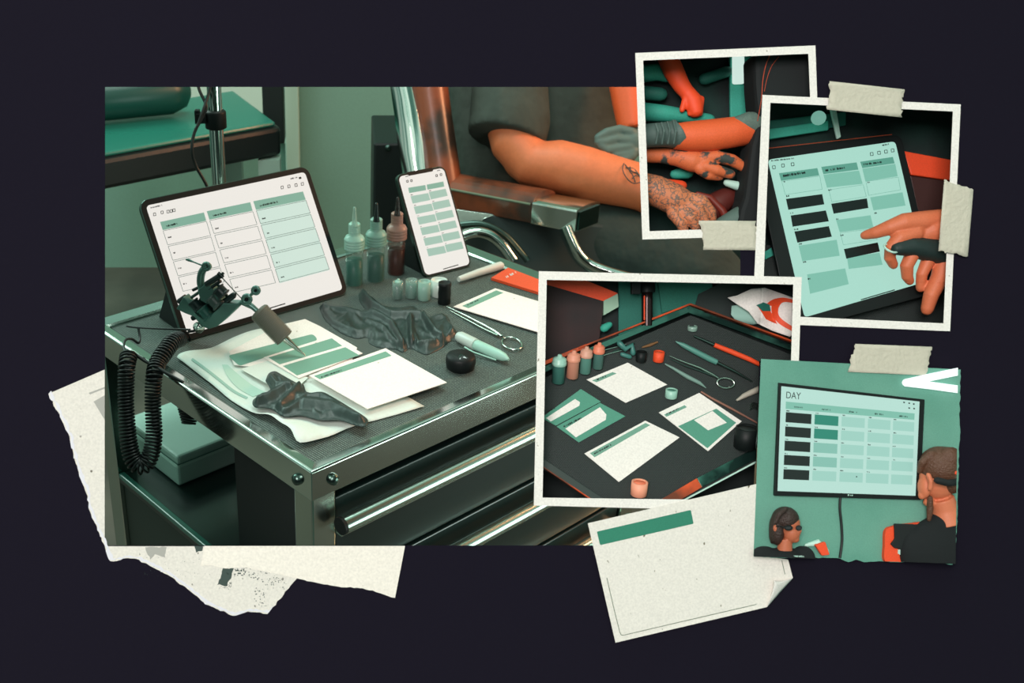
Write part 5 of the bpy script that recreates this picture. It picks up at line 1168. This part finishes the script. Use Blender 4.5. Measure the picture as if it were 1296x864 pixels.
m = MB(); m.prism([PP(*a4(x, y), K4-.0045) for x, y in [(558,694),(672,698),(666,716),(615,778),(588,790),(560,785),(545,770),(560,750)]], CAMZ*-.002); m.build('armrest', BLKP, ch5, bevel=.0006)
m = MB(); m.prism([PP(*a4(x, y), K4-.0042) for x, y in [(574,790),(590,792),(586,812),(574,806)]], CAMZ*-.001); m.build('plate', PALEP, ch5)
# person with glasses
def Q4(x, y, k, r): return (*a4(x, y), K4-k, r/2.928)
def eball(mb, x, y, k, rx, ry, rz, n=12):    # ellipsoid in board axes (px of the crop)
    s = PXM/2.928; c = PP(*a4(x, y), K4-k); R = []
    for i in range(1, n):
        ph = PI*i/n; R.append([c+RTV*rx*s*math.sin(ph)*math.cos(g)-CAMZ*rz*s*math.sin(ph)*math.sin(g)-UPV*ry*s*math.cos(ph) for g in [2*PI*j/(2*n) for j in range(2*n)]])
    return mb.rings(R)
h = thing('person', 'person with long brown hair, dark glasses and black T-shirt, facing right', 'person', PP(*a4(160,815), K4))
m = MB(); eball(m, 170,695,.008,40,46,38); eball(m, 180,725,.009,31,40,32); eball(m, 192,752,.010,17,14,18); ptube(m, [Q4(158,750,.007,24),Q4(155,795,.006,27),Q4(150,830,.005,34)])
ptube(m, [Q4(204,702,.013,6),Q4(212,722,.0145,7),Q4(207,730,.0135,7)], round_=True); eball(m, 203,741,.0125,9,4,6); eball(m, 202,748,.012,8,4,6); eball(m, 122,712,.011,9,15,8)
q = m.build('body', mat('print_face', (190, 104, 72), .55, grain=.1, gscale=1500), h, remesh=.0006, smooth_it=1); clip(q, [[BOT4]])
m = MB(); eball(m, 158,678,.007,48,46,46); eball(m, 126,715,.006,26,60,34); ptube(m, [Q4(116,715,.006,18),Q4(112,748,.005,14),Q4(110,762,.004,8)], round_=True); ptube(m, [Q4(160,640,.0165,9),Q4(135,660,.019,10),Q4(122,690,.018,8)], round_=True)
hr = m.build('hair', HAIR, h, remesh=.0007, smooth_it=1)
m = MB()
for cx5 in (170, 208): m.tube([PP(*a4(cx5+14*math.cos(g)*(1 if cx5 < 200 else .7), 711+8*math.sin(g)), K4-.0195 if cx5 < 200 else K4-.0185) for g in [2*PI*k/18 for k in range(19)]], .0005, 6, cap=False)
m.tube([PP(*a4(156,710), K4-.0195), PP(*a4(135,704), K4-.018), PP(*a4(124,706), K4-.014)], .0005, 6); m.build('glasses_frame', BLACKP, h)
m = MB()
for cx5 in (170, 208):
    w5 = 1 if cx5 < 200 else .7; m.prism([PP(*a4(cx5+13*math.cos(g)*w5, 711+7*math.sin(g)), K4-.0190) for g in [2*PI*k/14 for k in range(14)]], CAMZ*-.0002)
m.build('dark_lenses', mat('lens', (26, 30, 34), .1), h)
m = MB(); ptube(m, [Q4(150,792,.005,34),Q4(150,800,.005,48),Q4(152,840,.004,70)], round_=False); eball(m, 80,822,.003,52,44,30); eball(m, 222,825,.003,46,48,30); eball(m, 150,835,.004,100,52,40)
q = m.build('black_t_shirt', BLACKC, h, remesh=.0009, smooth_it=2); clip(q, [[BOT4, LEFT4]])
m = MB(); scribble(m, lambda x, y, t=0: PP(*a4(x, y), K4-.0148-t), (190,818), (228,820), 7, .0002, 9); m.build('print', PALEP, h)
# person seen from behind
h = thing('person', 'person seen from behind with brown hair in a bun and black T-shirt', 'person', PP(*a4(700,835), K4))
m = MB(); eball(m, 722,520,.006,64,86,60); ptube(m, [Q4(735,600,.006,44),Q4(748,640,.005,46),Q4(760,690,.004,60)]); eball(m, 672,560,.008,20,42,30); eball(m, 663,590,.008,12,16,14); eball(m, 690,616,.007,20,16,20)
ptube(m, [Q4(688,515,.018,9),Q4(698,540,.019,9),Q4(694,566,.018,8)], round_=True)
q = m.build('body', mat('print_neck', (214, 120, 84), .55, grain=.1, gscale=1500), h, remesh=.0008, smooth_it=2); clip(q, [[RIGHT4, BOT4]])
m = MB(); eball(m, 735,482,.008,76,74,72); eball(m, 765,540,.009,56,44,56); eball(m, 768,455,.017,42,44,34); ptube(m, [Q4(655,500,.010,10),Q4(664,470,.013,14),Q4(700,440,.014,18)], round_=True); ptube(m, [Q4(694,600,.012,10),Q4(694,640,.010,12),Q4(690,680,.009,8)], round_=True)
q = m.build('hair', mat('brown_hair_lit', (92, 58, 40), .5, bump=.6, bscale=700), h, remesh=.0009, smooth_it=1); clip(q, [[RIGHT4]])
m = MB(); m.tube([PP(*a4(x, y), K4-.0262) for x, y in ((722,535),(760,545),(800,540))], .0028, 10, round_=True); q = m.build('hair_tie', BLKP, h); clip(q, [[RIGHT4]])
m = MB(); ptube(m, [Q4(806,498,.020,10),Q4(790,505,.022,10)], round_=True); q = m.build('hair_clip', ORP, h); clip(q, [[RIGHT4]])
m = MB(); eball(m, 760,800,.005,165,140,60); eball(m, 640,800,.004,60,90,40); eball(m, 740,700,.005,60,50,44)
q = m.build('black_t_shirt', BLACKC, h, remesh=.0012, smooth_it=2); clip(q, [[RIGHT4, BOT4]])

set4 = set(COL.objects)-before
PLUR = {'bottle': 'ink bottles', 'ink pot': 'ink pots', 'glove': 'rubber gloves', 'card': 'paper cards', 'paper': 'papers', 'photo': 'photo prints', 'person': 'people', 'cushion': 'cushions',
        'panel': 'wall panels', 'pen': 'pens', 'board': 'boards', 'chair': 'chairs', 'cable': 'cables'}
for S_, where in ((main_set, 'in the big picture'), (set1, 'in the gloved hand photo'), (set2, 'in the tapped tablet photo'), (set3, 'in the tray photo'), (set4, 'in the torn print')):
    cats = {}
    for o in S_:
        if 'category' in o and 'group' not in o: cats.setdefault(o['category'], []).append(o)
    for c_, L_ in cats.items():
        if len(L_) > 1 and c_ in PLUR:
            for o in L_: o['group'] = PLUR[c_]+(' on the collage' if c_ == 'photo' else ' '+where)
# ================================================================== light and camera
def area(name, loc, target, size, power, col, sy=None):
    l = bpy.data.lights.new(name, 'AREA'); l.energy = power; l.color = col[:3]; l.size = size
    if sy: l.shape = 'RECTANGLE'; l.size_y = sy
    o = bpy.data.objects.new(name, l); COL.objects.link(o); o.location = loc
    o.rotation_euler = (V3(target)-V3(loc)).to_track_quat('-Z', 'Y').to_euler(); return o
area('board_fill', (-.75, -1.35, 2.75), PP(640, 430), 1.1, 74, (1, .885, .875))  # unseen light added in front to brighten the board and its papers
area('window_light', (-1.7, 3.0, 2.6), (0, 1.4, .85), 1.4, 46, (.72, 1, .89))
area('ceiling_lamp', (.2, 1.9, 3.0), (.2, 1.7, .85), .9, 22, (.85, 1, .93))
area('warm_lamp', (2.3, 2.0, 2.1), (.7, 2.3, .9), .5, 38, (1, .42, .2))
area('drawer_fill', (1.05, .85, .62), (.25, 1.15, .7), .45, 5, (.8, 1, .92))  # unseen light added to brighten the drawer fronts and handles
w = bpy.data.worlds.new('room_light'); SC.world = w; w.use_nodes = True
N = w.node_tree.nodes; L = w.node_tree.links; bg = N['Background']
tc = N.new('ShaderNodeTexCoord'); n = N.new('ShaderNodeTexNoise'); n.inputs['Scale'].default_value = 2.2; n.inputs['Detail'].default_value = 2
L.new(tc.outputs['Generated'], n.inputs['Vector'])
r = N.new('ShaderNodeValToRGB'); cr = r.color_ramp
cr.elements[0].position = .34; cr.elements[0].color = rgb(30, 48, 44)
cr.elements[1].position = .62; cr.elements[1].color = rgb(205, 225, 212)
e = cr.elements.new(.45); e.color = rgb(70, 112, 100)
e = cr.elements.new(.53); e.color = rgb(140, 178, 164)
L.new(n.outputs['Fac'], r.inputs['Fac']); L.new(r.outputs['Color'], bg.inputs['Color']); sx = N.new('ShaderNodeSeparateXYZ'); L.new(tc.outputs['Generated'], sx.inputs[0]); mr = N.new('ShaderNodeMapRange')
mr.inputs['From Min'].default_value = -.3; mr.inputs['From Max'].default_value = .9; mr.inputs['To Min'].default_value = .45; mr.inputs['To Max'].default_value = 1.5
L.new(sx.outputs['Z'], mr.inputs['Value']); m2 = N.new('ShaderNodeMapRange'); m2.inputs['From Min'].default_value = .1; m2.inputs['From Max'].default_value = -1; m2.inputs['To Min'].default_value = 1; m2.inputs['To Max'].default_value = 1.3
L.new(sx.outputs['Y'], m2.inputs['Value']); mm = N.new('ShaderNodeMath'); mm.operation = 'MULTIPLY'; L.new(mr.outputs['Result'], mm.inputs[0]); L.new(m2.outputs['Result'], mm.inputs[1]); L.new(mm.outputs[0], bg.inputs['Strength'])
cd = bpy.data.cameras.new('camera'); cam = bpy.data.objects.new('camera', cd); COL.objects.link(cam)
cam.location = (0, 0, ZC); cam.rotation_euler = (PI/2-TH, 0, 0)
cd.sensor_width = 36; cd.lens = FPX/1296*36; cd.shift_x = (648-CX)/1296; cd.shift_y = (CY-432)/1296
cd.clip_start = .05
cd.dof.use_dof = True; cd.dof.focus_distance = 1.12; cd.dof.aperture_fstop = 16
SC.camera = cam
vs = SC.view_settings; vs.view_transform = 'Standard'; vs.look = 'None'; vs.exposure = 0; vs.gamma = 1
try: vs.use_curve_mapping = False
except Exception: pass
